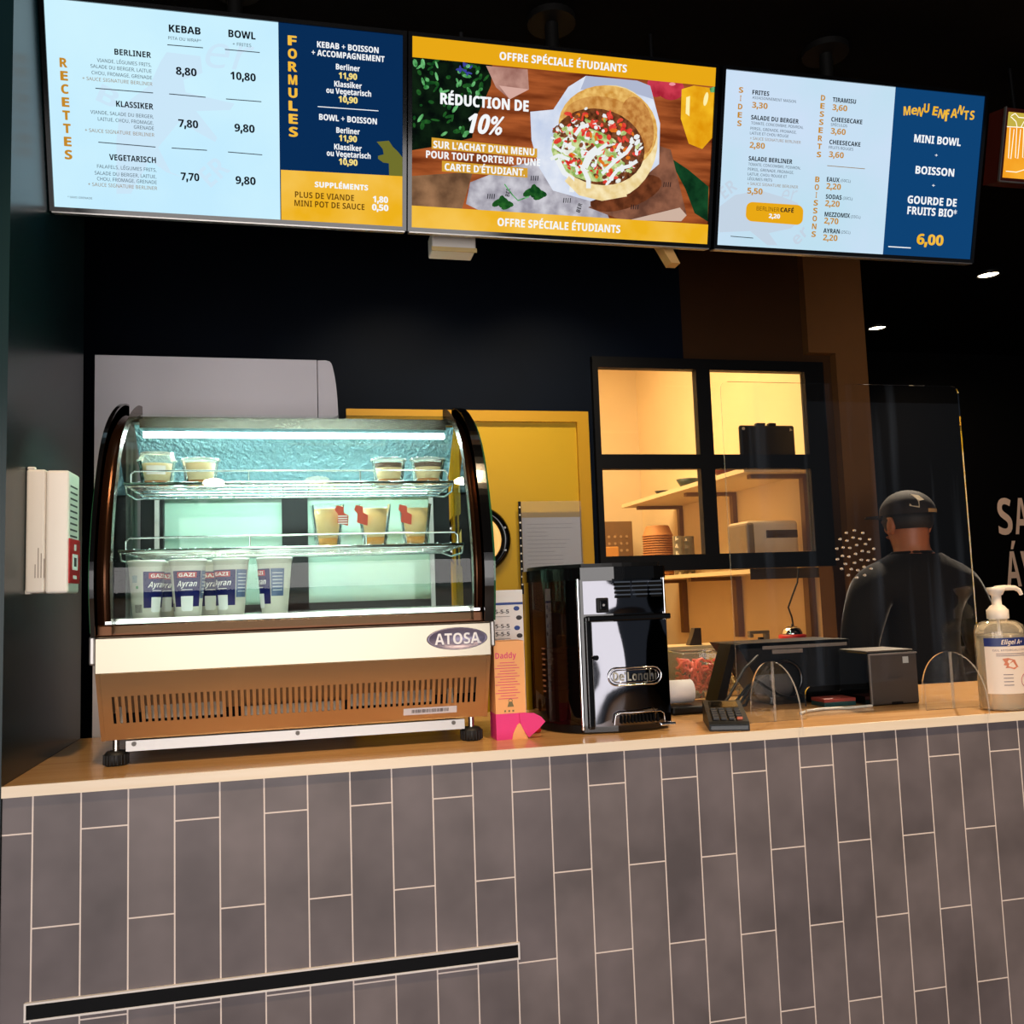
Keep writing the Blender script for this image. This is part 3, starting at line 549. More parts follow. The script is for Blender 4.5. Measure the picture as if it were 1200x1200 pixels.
for ch, x, y, an, w_ in (('M', 1064, 125, .15, 9), ('e', 1072.6, 124, .1, 7), ('N', 1079.6, 126, -.12, 7), ('U', 1087.4, 121.5, .1, 7), ('E', 1097.6, 124.6, 0, 7), ('N', 1105, 128, -.1, 8), ('f', 1111.5, 130, .1, 7), ('A', 1119.6, 127, .05, 8), ('N', 1128, 123, -.2, 7), ('T', 1134.6, 129, .1, 6), ('S', 1141.4, 129, .1, 6)):
    t3.text(ch, x-w_/2, y-.3, x+w_/2, y+.3, 10.5 if ch != 'f' else 13, E_YEL2, .035, .1, an)
t3.finish(E_WHITE3)

# lit picture of fries in an orange frame, at the right end of the row
lt = Screen(2.906, [(1176, 144), (1262, 150), (1256, 208), (1180, 197)], 'small lit orange picture of chips hanging right of the menus', dims=(0.34, 0.20), Y=0.30, Z=2.82)
lt.root.name = 'light_box'; lt.root['category'] = 'sign'
c6 = lambda x, y: (1140+x/12, 120+y/12)
E_FR = glow('fries_yellow', (196, 176, 70)); E_LW = glow('fries_line', (255, 246, 226), 1.2); E_OR = glow('lightbox_orange', (240, 146, 20), rgb2=(250, 176, 50), nscale=8)
lt.poly([c6(*p) for p in [(432, 290), (900, 310), (900, 460), (440, 440)]], E_FR)
for x in (475, 540, 610, 690, 770, 850, 930): lt.stroke([c6(x, 455), c6(x+30, 750), c6(x+55, 760), c6(x+40, 470)], 0.9, E_LW)
lt.stroke([c6(*p) for p in [(465, 330), (500, 305), (540, 345), (600, 350), (620, 310)]], 0.9, E_LW); lt.stroke([c6(*p) for p in [(460, 340), (520, 390), (540, 445)]], 0.9, E_LW)
lt.stroke([c6(*p) for p in [(580, 450), (600, 395), (660, 375), (720, 400)]], 0.9, E_LW); lt.stroke([c6(*p) for p in [(440, 445), (900, 465)]], 0.8, E_LW)
lt.stroke([c6(*p) for p in [(500, 870), (600, 885), (700, 860), (760, 840)]], 0.8, E_LW)
w2, h2 = 0.17, 0.10
MB().box(-w2-0.012, w2+0.012, 0.0, 0.07, -h2-0.012, h2+0.012).build('frame', mat('oxblood_frame', (70, 24, 16), 0.35), lt.root)
MB().add([(-w2, -0.0004, -h2), (w2, -0.0004, -h2), (w2, -0.0004, h2), (-w2, -0.0004, h2)], [(0, 1, 2, 3)]).build('lit_panel', E_OR, lt.root)
lt.mb.build('lit_picture', lt.mats, lt.root, fix=False)
MB().box(-w2-0.014, -w2-0.010, -0.004, 0.004, -h2-0.014, h2+0.014).box(-w2-0.014, w2+0.014, -0.004, 0.004, -h2-0.014, -h2-0.010).build('edge_strip', ALU, lt.root)
for dx in (-0.1, 0.1):
    MB().cyl((dx, 0.05, h2), Matrix.Rotation(-TT, 4, 'X') @ Vector((dx, 0.03, 3.099-2.82)), 0.006, n=8).build('hanger', BLACKM, lt.root)

# ------------------------------------------------------------------ cooled display
FR = thing('display_fridge', 'curved glass countertop display fridge with steel base holding desserts', 'fridge', (0.53, 0.38, CT))
MF = Matrix.Translation((-0.53, -0.38, -CT))
def fb(mb, name, mats, parent=None, **k):
    mb.v = [tuple(MF @ Vector(v)) for v in mb.v]; return mb.build(name, mats, parent or FR, **k)
X0, X1 = 0.095, 0.970
# base body
base = fb(MB().prism([(0.185, 1.158), (0.655, 1.158), (0.655, 1.40), (0.118, 1.40), (0.118, 1.31), (0.13, 1.27)], 'x', X0+0.004, X1-0.004), 'base_body', mat('grey_base_steel', (150, 128, 104), 0.35, 0.8))
# slotted grille: a leaning steel sheet with upright slots
gu = Vector((0, 0.10-0.165, 1.306-1.156)); gl = gu.length; gu.normalize(); gn = Vector((0, -gu.z, gu.y))
def GP(x, h, dpt=0.0): p = Vector((x, 0.163, 1.156))+gu*h+gn*dpt; return (p.x, p.y, p.z)
gm = MB()
def gq(x0, x1, h0, h1): 
    vs = [GP(x0, h0), GP(x1, h0), GP(x1, h1), GP(x0, h1), GP(x0, h0, -0.0015), GP(x1, h0, -0.0015), GP(x1, h1, -0.0015), GP(x0, h1, -0.0015)]
    gm.add(vs, [(0, 1, 2, 3), (7, 6, 5, 4), (0, 4, 5, 1), (1, 5, 6, 2), (2, 6, 7, 3), (3, 7, 4, 0)])
s0, s1, ns = 0.125, 0.945, 62; pitch = (s1-s0)/ns; hA, hB = gl*0.25, gl*0.66
gq(X0+0.010, X1-0.010, 0, hA); gq(X0+0.010, X1-0.010, hB, gl); gq(X0+0.010, s0, hA, hB); gq(s1, X1-0.010, hA, hB)
for i in range(ns): gq(s0+pitch*(i+0.45), s0+pitch*(i+1), hA, hB)
GS = mat('brown_reflection_steel', (206, 172, 132), 0.34, 0.9)  # plain steel, its base colour carries the brown reflection of the counter
fb(gm, 'vent_grille', GS)
for xa in (X0, X1-0.009): fb(MB().prism([(0.168, 1.154), (0.10, 1.308), (0.14, 1.308), (0.20, 1.154)], 'x', xa, xa+0.009), 'side_cheek', GS)
fb(MB().box(0.19, 0.36, 0.150, 0.155, 1.20, 1.245).box(0.40, 0.62, 0.150, 0.155, 1.19, 1.215).box(0.64, 0.84, 0.1505, 0.1555, 1.20, 1.248).box(0.87, 0.885, 0.15, 0.155, 1.19, 1.27).box(0.135, 0.15, 0.15, 0.155, 1.19, 1.26), 'condenser', mat('condenser_grey', (130, 118, 100), 0.5, 0.3), base)
fb(MB().box(X0+0.012, X1-0.012, 0.157, 0.1575, 1.17, 1.30), 'cavity_shade_sheet', BLACKP, base)  # black sheet stands in for the shade behind the slots
# steel band with the oval badge
band = fb(MB().rbox(X0-0.001, X1+0.002, 0.100, 0.125, 1.306, 1.384, 0.002), 'front_band', STEELB)
bdg = MB(); bc = Vector((0.898, 0, 1.3475))
bdg.lathe([(1.0, 0), (1.0, 0.004), (0.97, 0.006), (0.93, 0.006), (0.92, 0.004), (0.0001, 0.004)], n=48, M=Matrix.Translation((0.890, 0.0985, 1.349)) @ Matrix.Rotation(PI/2, 4, 'X') @ Matrix.Diagonal((0.072, 0.026, 1, 1)))
bo = fb(bdg, 'oval_badge', mat('badge_pewter', (136, 130, 156), 0.35, 0.3), band)
bt = MB(); put_text(bt, 'ATOSA', 0.836, 0.944, 1.349, 0.026, 0, lambda u, v: (u, 0.0935, v), 0.02, 0.0)
fb(bt, 'badge_lettering', mat('badge_white', (236, 234, 236), 0.3), bo, fix=False)
for xa in (X0-0.016, X1+0.003): fb(MB().rbox(xa, xa+0.013, 0.115, 0.19, 1.325, 1.388, 0.004), 'hinge_cover', ALU, band)
lb = fb(MB().box(0.775, 0.895, 0.0, 0.0008, 0.0, 0.016), 'x', PAPER) if False else None
lab = MB(); lab.add([GP(0.765, 0.016, 0.0006), GP(0.893, 0.016, 0.0006), GP(0.893, 0.034, 0.0006), GP(0.765, 0.034, 0.0006)], [(0, 1, 2, 3)])
r2 = random.Random(5); x = 0.785
while x < 0.872:
    w_ = r2.uniform(0.0006, 0.002); lab.add([GP(x, 0.021, 0.001), GP(x+w_, 0.021, 0.001), GP(x+w_, 0.030, 0.001), GP(x, 0.030, 0.001)], [(0, 1, 2, 3)], 1); x += w_+r2.uniform(0.0006, 0.0016)
fb(lab, 'barcode_sticker', [PAPER, INK], fix=False)
# bottom rail, feet
rail = fb(MB().box(0.148, 0.912, 0.158, 0.175, 1.130, 1.153), 'bottom_rail', ALU)
for x in (0.165, 0.52, 0.885): fb(MB().cyl((x, 0.158, 1.146), (x, 0.155, 1.146), 0.005, n=12), 'screw', mat('dark_screw', (96, 92, 88), 0.45, 0.4), rail)
for x in (0.125, 0.931):
    for y in (0.175, 0.60):
        ft = MB(); prof = [(0.0001, 0), (0.022, 0), (0.026, 0.004), (0.026, 0.024), (0.020, 0.031), (0.0001, 0.031)]
        ft.lathe(prof, (x, y, CT), 24)
        for i in range(20):
            t = 2*PI*i/20; ft.cyl((x+0.0255*math.cos(t), y+0.0255*math.sin(t), CT+0.003), (x+0.0255*math.cos(t), y+0.0255*math.sin(t), CT+0.024), 0.0022, n=6)
        fo = fb(ft, 'foot', RUBBER); fb(MB().cyl((x, y, CT+0.031), (x, y, 1.158), 0.007, n=12), 'foot_stud', STEEL, fo)
# black base frame under the glass, with bright lip
fb(MB().rbox(X0-0.001, X1+0.002, 0.085, 0.125, 1.386, 1.413, 0.004), 'lower_frame', BRONZE)
fb(MB().box(0.118, 0.945, 0.086, 0.10, 1.4135, 1.419), 'bright_lip', CHROME)
ARC = [(0.095, 1.395), (0.084, 1.443), (0.075, 1.51), (0.083, 1.58), (0.104, 1.66), (0.128, 1.72), (0.162, 1.785), (0.210, 1.838), (0.260, 1.874), (0.32, 1.905), (0.39, 1.930), (0.45, 1.940)]
def smooth(P, n=4):
    out = []
    for i in range(len(P)-1):
        p0 = P[max(i-1, 0)]; p1 = P[i]; p2 = P[i+1]; p3 = P[min(i+2, len(P)-1)]
        for k in range(n):
            t = k/n; out.append(tuple(0.5*((2*b)+(-a+c)*t+(2*a-5*b+4*c-d)*t*t+(-a+3*b-3*c+d)*t**3) for a, b, c, d in zip(p0, p1, p2, p3)))
    return out+[P[-1]]
ARCS = smooth(ARC)
def offset(P, d):
    out = []
    for i, p in enumerate(P):
        a = Vector(P[max(i-1, 0)]); b = Vector(P[min(i+1, len(P)-1)]); t = (b-a).normalized(); n = Vector((t.y, -t.x)); q = Vector(p)+n*d; out.append((q.x, q.y))
    return out
def band_prism(mb, outer, inner, xa, xb, m=0):
    n = len(outer)
    vs = [(x, p[0], p[1]) for x in (xa, xb) for p in outer+inner]
    fs = []
    for i in range(n-1):
        fs += [(i, i+1, n+i+1, n+i), (2*n+i, 2*n+n+i, 2*n+n+i+1, 2*n+i+1), (i, 2*n+i, 2*n+i+1, i+1), (n+i, n+i+1, 3*n+i+1, 3*n+i)]
    fs += [(0, n, 3*n, 2*n), (n-1, 3*n-1, 4*n-1, 2*n-1)]
    mb.add(vs, fs, m, False)
for xa, xb, xo0, xo1 in ((0.103, 0.135, 0.094, 0.103), (0.925, 0.950, 0.950, 0.972)):
    fr = MB(); n_ = 9
    outer = ARCS; 
    # rounded cross-section bronze bow
    for k in range(n_-1):
        u0, u1 = k/(n_-1), (k+1)/(n_-1); d0 = 0.010*math.sin(PI*u0)-0.004; d1 = 0.010*math.sin(PI*u1)-0.004
        A_ = offset(outer, d0); B_ = offset(outer, d1); xa_, xb_ = xa+(xb-xa)*u0, xa+(xb-xa)*u1; n = len(A_)
        fr.add([(xa_, p[0], p[1]) for p in A_]+[(xb_, p[0], p[1]) for p in B_], [(i, i+1, n+i+1, n+i) for i in range(n-1)], 0, True)
    inner = offset(outer, -0.03); A_ = offset(outer, -0.004); n = len(A_)
    for x in (xa, xb): fr.add([(x, p[0], p[1]) for p in A_+inner], [(i, i+1, n+i+1, n+i) for i in range(n-1)])
    bow = fb(fr, 'glass_bow', BRONZE)
    ed = MB(); band_prism(ed, offset(outer, 0.004), offset(outer, -0.034), xo0, xo1); fb(ed, 'bow_edge', BLACKG, bow)
# curved front glass
gl_ = MB(); GO = offset(ARCS, -0.010); GI = offset(ARCS, -0.015); n = len(GO)
vs = [(x, p[0], p[1]) for x in (0.134, 0.926) for p in GO]
gl_.add(vs, [(i, i+1, n+i+1, n+i) for i in range(n-1)], 0, True)
fb(gl_, 'curved_glass', COOLG)
# side glass panes
for xa in (0.0855, 0.972):
    sd = MB(); prof = offset(ARCS, 0.006 if xa < 0.5 else -0.02); poly = prof+[(0.64, 1.940), (0.64, 1.402)]
    fb(sd.prism(poly, 'x', xa, xa+0.006), 'side_glass', [glass('side_pane_%d' % (xa > .5), tint=(225, 245, 235))])
    eg = MB(); band_prism(eg, prof, offset(prof, -0.004), xa-0.0005, xa+0.0065); fb(eg, 'side_glass_edge', GREENG)
# top slab, back frame and sliding doors, deck
fb(MB().box(X0+0.008, X1-0.006, 0.43, 0.655, 1.925, 1.940).box(0.135, 0.925, 0.40, 0.432, 1.905, 1.928), 'top_panel', STEEL)
fb(MB().box(0.104, 0.962, 0.10, 0.645, 1.400, 1.424), 'deck', STEEL)
bp_ = MB(); bp_.add([(0.115, 0.45, 1.922), (0.955, 0.45, 1.922), (0.955, 0.60, 1.755), (0.115, 0.60, 1.755)], [(0, 1, 2, 3)])
fb(bp_, 'evaporator_cover', mat('stucco_aluminium', (150, 190, 205), 0.28, 0.9, bump=0.9, bscale=90))
bk = MB(); bk.box(0.104, 0.164, 0.61, 0.645, 1.424, 1.77).box(0.481, 0.553, 0.615, 0.645, 1.424, 1.77).box(0.905, 0.962, 0.61, 0.645, 1.424, 1.77).box(0.164, 0.905, 0.615, 0.645, 1.424, 1.445).box(0.164, 0.905, 0.615, 0.645, 1.745, 1.77)
bk.box(0.553, 0.905, 0.60, 0.615, 1.424, 1.436)
fb(bk, 'back_frame', BLACKS)
for x0_, x1_, y_ in ((0.164, 0.481, 0.632), (0.553, 0.905, 0.626)): fb(MB().box(x0_, x1_, y_, y_+0.004, 1.445, 1.745), 'sliding_pane', BACKG)
# shelf posts
for x in (0.150, 0.905):
    fb(MB().box(x-0.006, x+0.006, 0.585, 0.597, 1.424, 1.76), 'shelf_post', ALU)
fb(MB().cyl((0.145, 0.40, 1.887), (0.92, 0.40, 1.887), 0.008, n=14), 'led_tube', glow('cool_led', (228, 255, 250), 14.0))
def shelf(z, y0, y1, xa, xb):
    s = MB(); r = 0.0027
    s.tube([(xa, y0, z), (xb, y0, z), (xb, y1, z), (xa, y1, z)], 0.0038, 8, 0, True)
    for k in range(1, 5): y = y0+(y1-y0)*k/5; s.cyl((xa, y, z), (xb, y, z), r, n=6)
    nx = 24
    for k in range(1, nx): x = xa+(xb-xa)*k/nx; s.cyl((x, y0, z+0.003), (x, y1, z+0.003), r*0.9, n=6)
    for x in (xa, xb): s.tube([(x, y0+0.01, z), (x, y0+0.03, z-0.02), (x, (y0+y1)/2, z-0.02), (x, y1, z)], 0.0025, 6)
    so = fb(s, 'wire_shelf', WIREM)
    g = MB(); h = 0.030; g.tube([(xa+0.015, y0, z), (xa+0.015, y0, z+h-0.008), (xa+0.023, y0, z+h), (xb-0.023, y0, z+h), (xb-0.015, y0, z+h-0.008), (xb-0.015, y0, z)], 0.0025, 8)
    for f_ in (0.36, 0.7): g.cyl((xa+(xb-xa)*f_, y0, z), (xa+(xb-xa)*f_, y0, z+h), 0.002, n=6)
    fb(g, 'guard_rail', WIREM, so)
SZ1, SZ2, DZ = 1.737, 1.576, 1.424
shelf(SZ1, 0.215, 0.53, 0.132, 0.912); shelf(SZ2, 0.165, 0.56, 0.130, 0.925)

# ------------------------------------------------------------------ food in the display
CRMD = mat('dessert_cream', (226, 206, 160), 0.5); CRUST = mat('biscuit_crumb', (178, 116, 52), 0.7, var=0.2, vscale=80); CARAM = mat('caramel_base', (206, 152, 62), 0.4, var=0.15, vscale=60); COCOA = mat('cocoa_dust', (96, 66, 52), 0.9)
def tub(label, loc, topm, dome=False):
    t = thing('dessert_tub', label, 'dessert', loc, group='dessert tubs on the top wire shelf')
    MB().lathe([(0.0001, 0.001), (0.036, 0.001), (0.044, 0.062), (0.046, 0.064), (0.0475, 0.066)], n=32).build('cup', CUPCLR, t)
    MB().lathe([(0.0001, 0.003), (0.0355, 0.003), (0.0375, 0.016), (0.0001, 0.016)], n=28).build('biscuit_base', CRUST, t)
    MB().lathe([(0.0001, 0.0165), (0.0376, 0.0165), (0.0416, 0.046), (0.0001, 0.046)] if topm else [(0.0001, 0.0165), (0.0376, 0.0165), (0.0432, 0.059), (0.0001, 0.060)], n=28).build('cream', CRMD, t)
    if topm: MB().lathe([(0.0001, 0.0465), (0.0417, 0.0465), (0.0432, 0.058), (0.0001, 0.061)], n=28).build('topping', topm, t)
    pr = [(0.048, 0.066), (0.0485, 0.070), (0.044, 0.072), (0.040, 0.088), (0.0001, 0.090)] if dome else [(0.048, 0.066), (0.0485, 0.070), (0.045, 0.071), (0.0001, 0.072)]
    MB().lathe(pr, n=32).build('lid', CUPCLR, t)
    return t
ta = tub('cream dessert tub with white sticker, far left of top shelf', (0.186, 0.345, SZ1+0.0045), None, True)
lbm = MB(); lbm.lathe([(0.0432, 0.030), (0.0452, 0.052)], n=10, a0=-PI/2-0.45, a1=-PI/2+0.6); lbm.build('sticker', PAPER, ta)
tub('plain cream dessert tub second from left on top shelf', (0.290, 0.335, SZ1+0.0045), None)
tub('cocoa topped dessert tub on top shelf, left of the right-hand pair', (0.760, 0.335, SZ1+0.0045), COCOA)
tub('cocoa topped dessert tub at far right end of top shelf', (0.862, 0.325, SZ1+0.0045), COCOA)
def verrine(label, x, flag, seg):
    t = thing('dessert_cup', label, 'dessert', (x, 0.30, SZ2+0.0045), group='tall dessert cups on the middle shelf')
    MB().lathe([(0.0001, 0.001), (0.031, 0.001), (0.0425, 0.106), (0.044, 0.108)], n=32).build('cup', CUPCLR, t)
    MB().lathe([(0.0001, 0.003), (0.0305, 0.003), (0.033, 0.024), (0.0001, 0.024)], n=28).build('caramel_layer', CARAM, t)
    MB().lathe([(0.0001, 0.0245), (0.0332, 0.0245), (0.0412, 0.097), (0.0001, 0.099)], n=28).build('cream', mat('custard_cream', (230, 202, 138), 0.5), t)
    RF = mat('tag_red', (176, 64, 42), 0.5)
    dx = flag
    tg = MB(); tg.prism([(dx-0.012, 0.060), (dx+0.014, 0.052), (dx+0.016, 0.078), (dx+0.004, 0.085), (dx+0.004, 0.100), (dx-0.014, 0.104), (dx-0.018, 0.092), (dx-0.010, 0.082)], 'y', -0.052, -0.050)
    tgo = tg.build('hanging_tag', RF, t)
    if seg:
        st_ = MB()
        for k in range(4): st_.box(dx-0.010, dx+0.013, -0.0535, -0.0525, 0.057+0.006*k, 0.060+0.006*k)
        st_.build('tag_stripes', [PAPER], tgo)
verrine('tall custard cup with striped red tag, leftmost of three', 0.600, 0.034, True)
verrine('tall custard cup in the middle of the three on middle shelf', 0.718, -0.036, False)
verrine('tall custard cup nearest the right end of middle shelf', 0.822, -0.030, False)
# ayran cups
AYW = mat('cup_white', (226, 222, 206), 0.45)
AY = {'r0': 0.0295, 'r1': 0.040, 'h': 0.122}
def aypt(u, z, off=0.0006):
    r = AY['r0']+(AY['r1']-AY['r0'])*z/AY['h']+off; t = -PI/2+u/0.038; return (r*math.cos(t), r*math.sin(t), z)
def ayrect(mb, u0, u1, z0, z1, m, off, n=12):
    vs = [aypt(u0+(u1-u0)*i/n, z, off) for z in (z0, z1) for i in range(n+1)]
    mb.add(vs, [(i, i+1, n+2+i, n+1+i) for i in range(n)], m, True)
def ayran():
    t = thing('yoghurt_drink_cup', 'x', 'drink', group='yoghurt drink cups at the bottom of the display')
    MB().lathe([(0.0001, 0.0), (0.0295, 0.0), (0.040, 0.122), (0.041, 0.123), (0.041, 0.126)], n=32).build('cup', AYW, t)
    MB().lathe([(0.0412, 0.1255), (0.0425, 0.126), (0.0425, 0.129), (0.040, 0.131), (0.0001, 0.132)], n=32).build('foil_lid', mat('lid_white', (228, 230, 224), 0.3), t)
    l = MB()
    ayrect(l, -0.034, 0.034, 0.022, 0.104, 0, 0.0006); ayrect(l, 0.036, 0.068, 0.040, 0.104, 3, 0.0006)
    ayrect(l, -0.022, 0.022, 0.088, 0.101, 1, 0.0011); ayrect(l, -0.015, 0.015, 0.014, 0.046, 2, 0.0011); ayrect(l, -0.012, 0.012, 0.012, 0.042, 2, 0.0014)
    for k in range(6): ayrect(l, 0.040, 0.064, 0.093-0.008*k, 0.0945-0.008*k, 2, 0.0011, 4)
    for k in range(7): ayrect(l, -0.058+0.003*k, -0.0565+0.003*k, 0.012, 0.030, 4, 0.0008, 2)
    ayrect(l, -0.062, -0.048, 0.080, 0.096, 5, 0.0008, 4); ayrect(l, -0.052, -0.046, 0.066, 0.072, 6, 0.0008, 3)
    put_text(l, 'GAZI', -0.018, 0.018, 0.0945, 0.008, 2, lambda u, v: aypt(u, v, 0.0017), 0.05)
    put_text(l, 'Ayran', -0.024, 0.024, 0.0745, 0.013, 2, lambda u, v: aypt(u, v, 0.0012), 0.03, 0.35)
    ayrect(l, -0.013, 0.013, 0.060, 0.0615, 2, 0.0011, 6)
    l.build('printed_label', [NAVYPR, RED, mat('print_white', (236, 234, 228), 0.4), mat('print_steel_blue', (78, 98, 132), 0.45), INK, mat('print_grey', (150, 168, 170), 0.4), mat('print_green', (60, 150, 80), 0.4)], t, fix=False)
    return t
ay0 = ayran()
ays = [(0.186, 0.190, 0.85, 'leftmost front yoghurt cup turned to show its white side'), (0.276, 0.190, 0.05, 'front yoghurt cup second from left with label facing straight ahead'),
       (0.372, 0.190, -0.55, 'front yoghurt cup third from left with label turned to the left'), (0.471, 0.190, -1.15, 'rightmost front yoghurt cup with label turned far to the left'),
       (0.216, 0.285, 0.1, 'yoghurt cup in the back row behind the two leftmost'), (0.312, 0.285, 0.25, 'yoghurt cup in the back row behind the second and third'), (0.468, 0.290, -0.9, 'yoghurt cup in the back row hidden behind the rightmost front cup')]
for i, (x, y, a, lb_) in enumerate(ays):
    o = ay0 if i == 0 else copy_tree(ay0)
    o.location = (x, y, DZ); o.rotation_euler = (0, 0, a); o['label'] = lb_

# ------------------------------------------------------------------ coffee machine
CM = thing('coffee_machine', 'black and chrome coffee machine with smoked left side on the counter', 'coffee machine', (1.30, 0.28, CT))
MC = Matrix.Translation((-1.30, -0.28, -CT))
def cb_(mb, name, mats, parent=None, **k):
    mb.v = [tuple(MC @ Vector(v)) for v in mb.v]; return mb.build(name, mats, parent or CM, **k)
def arcpts(cx, cy, r, a0, a1, n=6): return [(cx+r*math.cos(a0+(a1-a0)*i/n), cy+r*math.sin(a0+(a1-a0)*i/n)) for i in range(n+1)]
plan = [(1.200, 0.140)]+[(1.205+0.22*i/8, 0.133-0.018*math.sin(PI*i/8)) for i in range(9)]+[(1.436, 0.150), (1.438, 0.46), (1.200, 0.46)]
cb_(MB().prism(plan, 'z', CT+0.004, 1.500), 'body', BLACKG)
sh = [(1.200, 0.138), (1.170, 0.165), (1.142, 0.215), (1.128, 0.28), (1.126, 0.36), (1.145, 0.44), (1.200, 0.455)]
ss = smooth(sh, 5); n = len(ss)
s_ = MB(); s_.add([(p[0], p[1], z) for z in (CT+0.02, 1.485) for p in ss], [(i, i+1, n+i+1, n+i) for i in range(n-1)], 0, True)
cb_(s_, 'smoked_side', SMOKE)
cb_(MB().prism(ss, 'z', CT+0.003, CT+0.022), 'base_tray', BLACKS)
cap = [(1.204, 0.130)]+[(1.208+0.22*i/8, 0.125-0.018*math.sin(PI*i/8)) for i in range(9)]+[(1.441, 0.145), (1.442, 0.465), (1.200, 0.465)]+[(p[0]-0.004, p[1]) for p in ss[::-1][2:-2]]
cb_(MB().prism(cap, 'z', 1.478, 1.508), 'lid', BLACKG)
cb_(MB().prism([(1.30+(p[0]-1.30)*0.93, 0.29+(p[1]-0.29)*0.93) for p in cap], 'z', 1.508, 1.518), 'lid_top', BLACKS)
# front: convex chrome plates
def plate(xa, xb, za, zb, off, bulge, nx=14, nz=10, waist=0.0):
    mb = MB(); vs = []
    for j in range(nz+1):
        for i in range(nx+1):
            u = i/nx; v = j/nz; x = xa+(xb-xa)*u
            y = 0.133-0.018*math.sin(PI*min(1, max(0, (x-1.205)/0.22)))-off-bulge*math.sin(PI*u)*math.sin(PI*v)+waist*math.sin(PI*2*u)*0.3*math.sin(PI*v)
            vs.append((x, y, za+(zb-za)*v))
    mb.add(vs, [(j*(nx+1)+i, j*(nx+1)+i+1, (j+1)*(nx+1)+i+1, (j+1)*(nx+1)+i) for j in range(nz) for i in range(nx)], 0, True)
    return mb
fyf = lambda x: 0.133-0.018*math.sin(PI*min(1, max(0, (x-1.205)/0.22)))
GLC = mat('dark_mirror_chrome', (108, 108, 114), 0.07, 1.0)
cb_(plate(1.214, 1.428, 1.392, 1.474, 0.003, 0.004), 'top_fascia', GLC)
dr = cb_(plate(1.232, 1.432, 1.118, 1.372, 0.004, 0.012), 'front_door', GLC)
cb_(MB().rbox(1.218, 1.436, 0.106, 0.128, 1.374, 1.388, 0.003).rbox(1.214, 1.230, 0.118, 0.136, 1.112, 1.386, 0.003), 'door_frame', BLACKG)
for x, y, r in ((1.203, 0.134, 0.0045), (1.437, 0.148, 0.003)): cb_(MB().cyl((x, y, 1.11), (x, y, 1.48), r, n=12), 'chrome_edge', CHROME)
vt = MB(); vf = MB()
for c0, c1 in ((1.290, 1.332), (1.337, 1.378), (1.384, 1.420)):
    for k in range(4):
        z = 1.430+k*0.0105; xm = (c0+c1)/2; y = fyf(xm)-0.006
        vt.rbox(c0, c1, y-0.002, y+0.004, z, z+0.006, 0.0015)
        vf.box(c0, c1, y-0.003, y+0.002, z+0.0062, z+0.0095)
cb_(vt, 'vent_slots', BLACKP); cb_(vf, 'vent_bars', CHROME)
sw = cb_(MB().rbox(1.244, 1.274, fyf(1.26)-0.012, fyf(1.26)+0.004, 1.395, 1.432, 0.003), 'power_switch', BLACKS)
cb_(MB().rbox(1.250, 1.268, fyf(1.26)-0.016, fyf(1.26)-0.010, 1.402, 1.426, 0.002).cyl((1.259, fyf(1.26)-0.0175, 1.414), (1.259, fyf(1.26)-0.0155, 1.414), 0.003, n=10, m=1), 'rocker', [BLACKG, ALU], sw)
lg = MB(); ly = fyf(1.33)-0.020; pl = []
for (cx_, a0) in ((1.378, -PI/2), (1.282, PI/2)):
    pl += [(cx_+0.021*math.cos(a0+PI*i/10), ly+0.003*abs(cx_-1.33)/0.05, 1.238+0.021*math.sin(a0+PI*i/10)) for i in range(11)]
lg.tube(pl, 0.0022, 8, 0, True); lg.tube([(p[0]*0.90+1.33*0.10, p[1], 1.238+(p[2]-1.238)*0.72) for p in pl], 0.001, 6, 0, True)
lgo = cb_(lg, 'logo_badge', CHROME, dr)
lt_ = MB(); put_text(lt_, "De'Longhi", 1.274, 1.386, 1.238, 0.021, 0, lambda u, v: (u, ly-0.001+0.003*abs(u-1.33)/0.05, v), 0.02)
cb_(lt_, 'logo_lettering', STEELB, lgo, fix=False)
bs = MB(); by = fyf(1.34)-0.008
for k in range(11): bs.rbox(1.290+k*0.0095, 1.295+k*0.0095, by-0.006, by+0.004, 1.124, 1.143, 0.001)
cb_(bs, 'drip_slots', BLACKP, dr)
cb_(MB().tube([(1.272, by-0.008, 1.122), (1.276, by-0.009, 1.145), (1.288, by-0.010, 1.150), (1.392, by-0.010, 1.150), (1.402, by-0.009, 1.144), (1.404, by-0.008, 1.122)], 0.0018, 8).rbox(1.392, 1.432, by-0.010, by, 1.112, 1.120, 0.002), 'drip_trim', CHROME, dr)
cb_(MB().cyl((1.236, 0.121, 1.285), (1.236, 0.109, 1.285), 0.006, n=14), 'door_knob', BLACKG, dr)
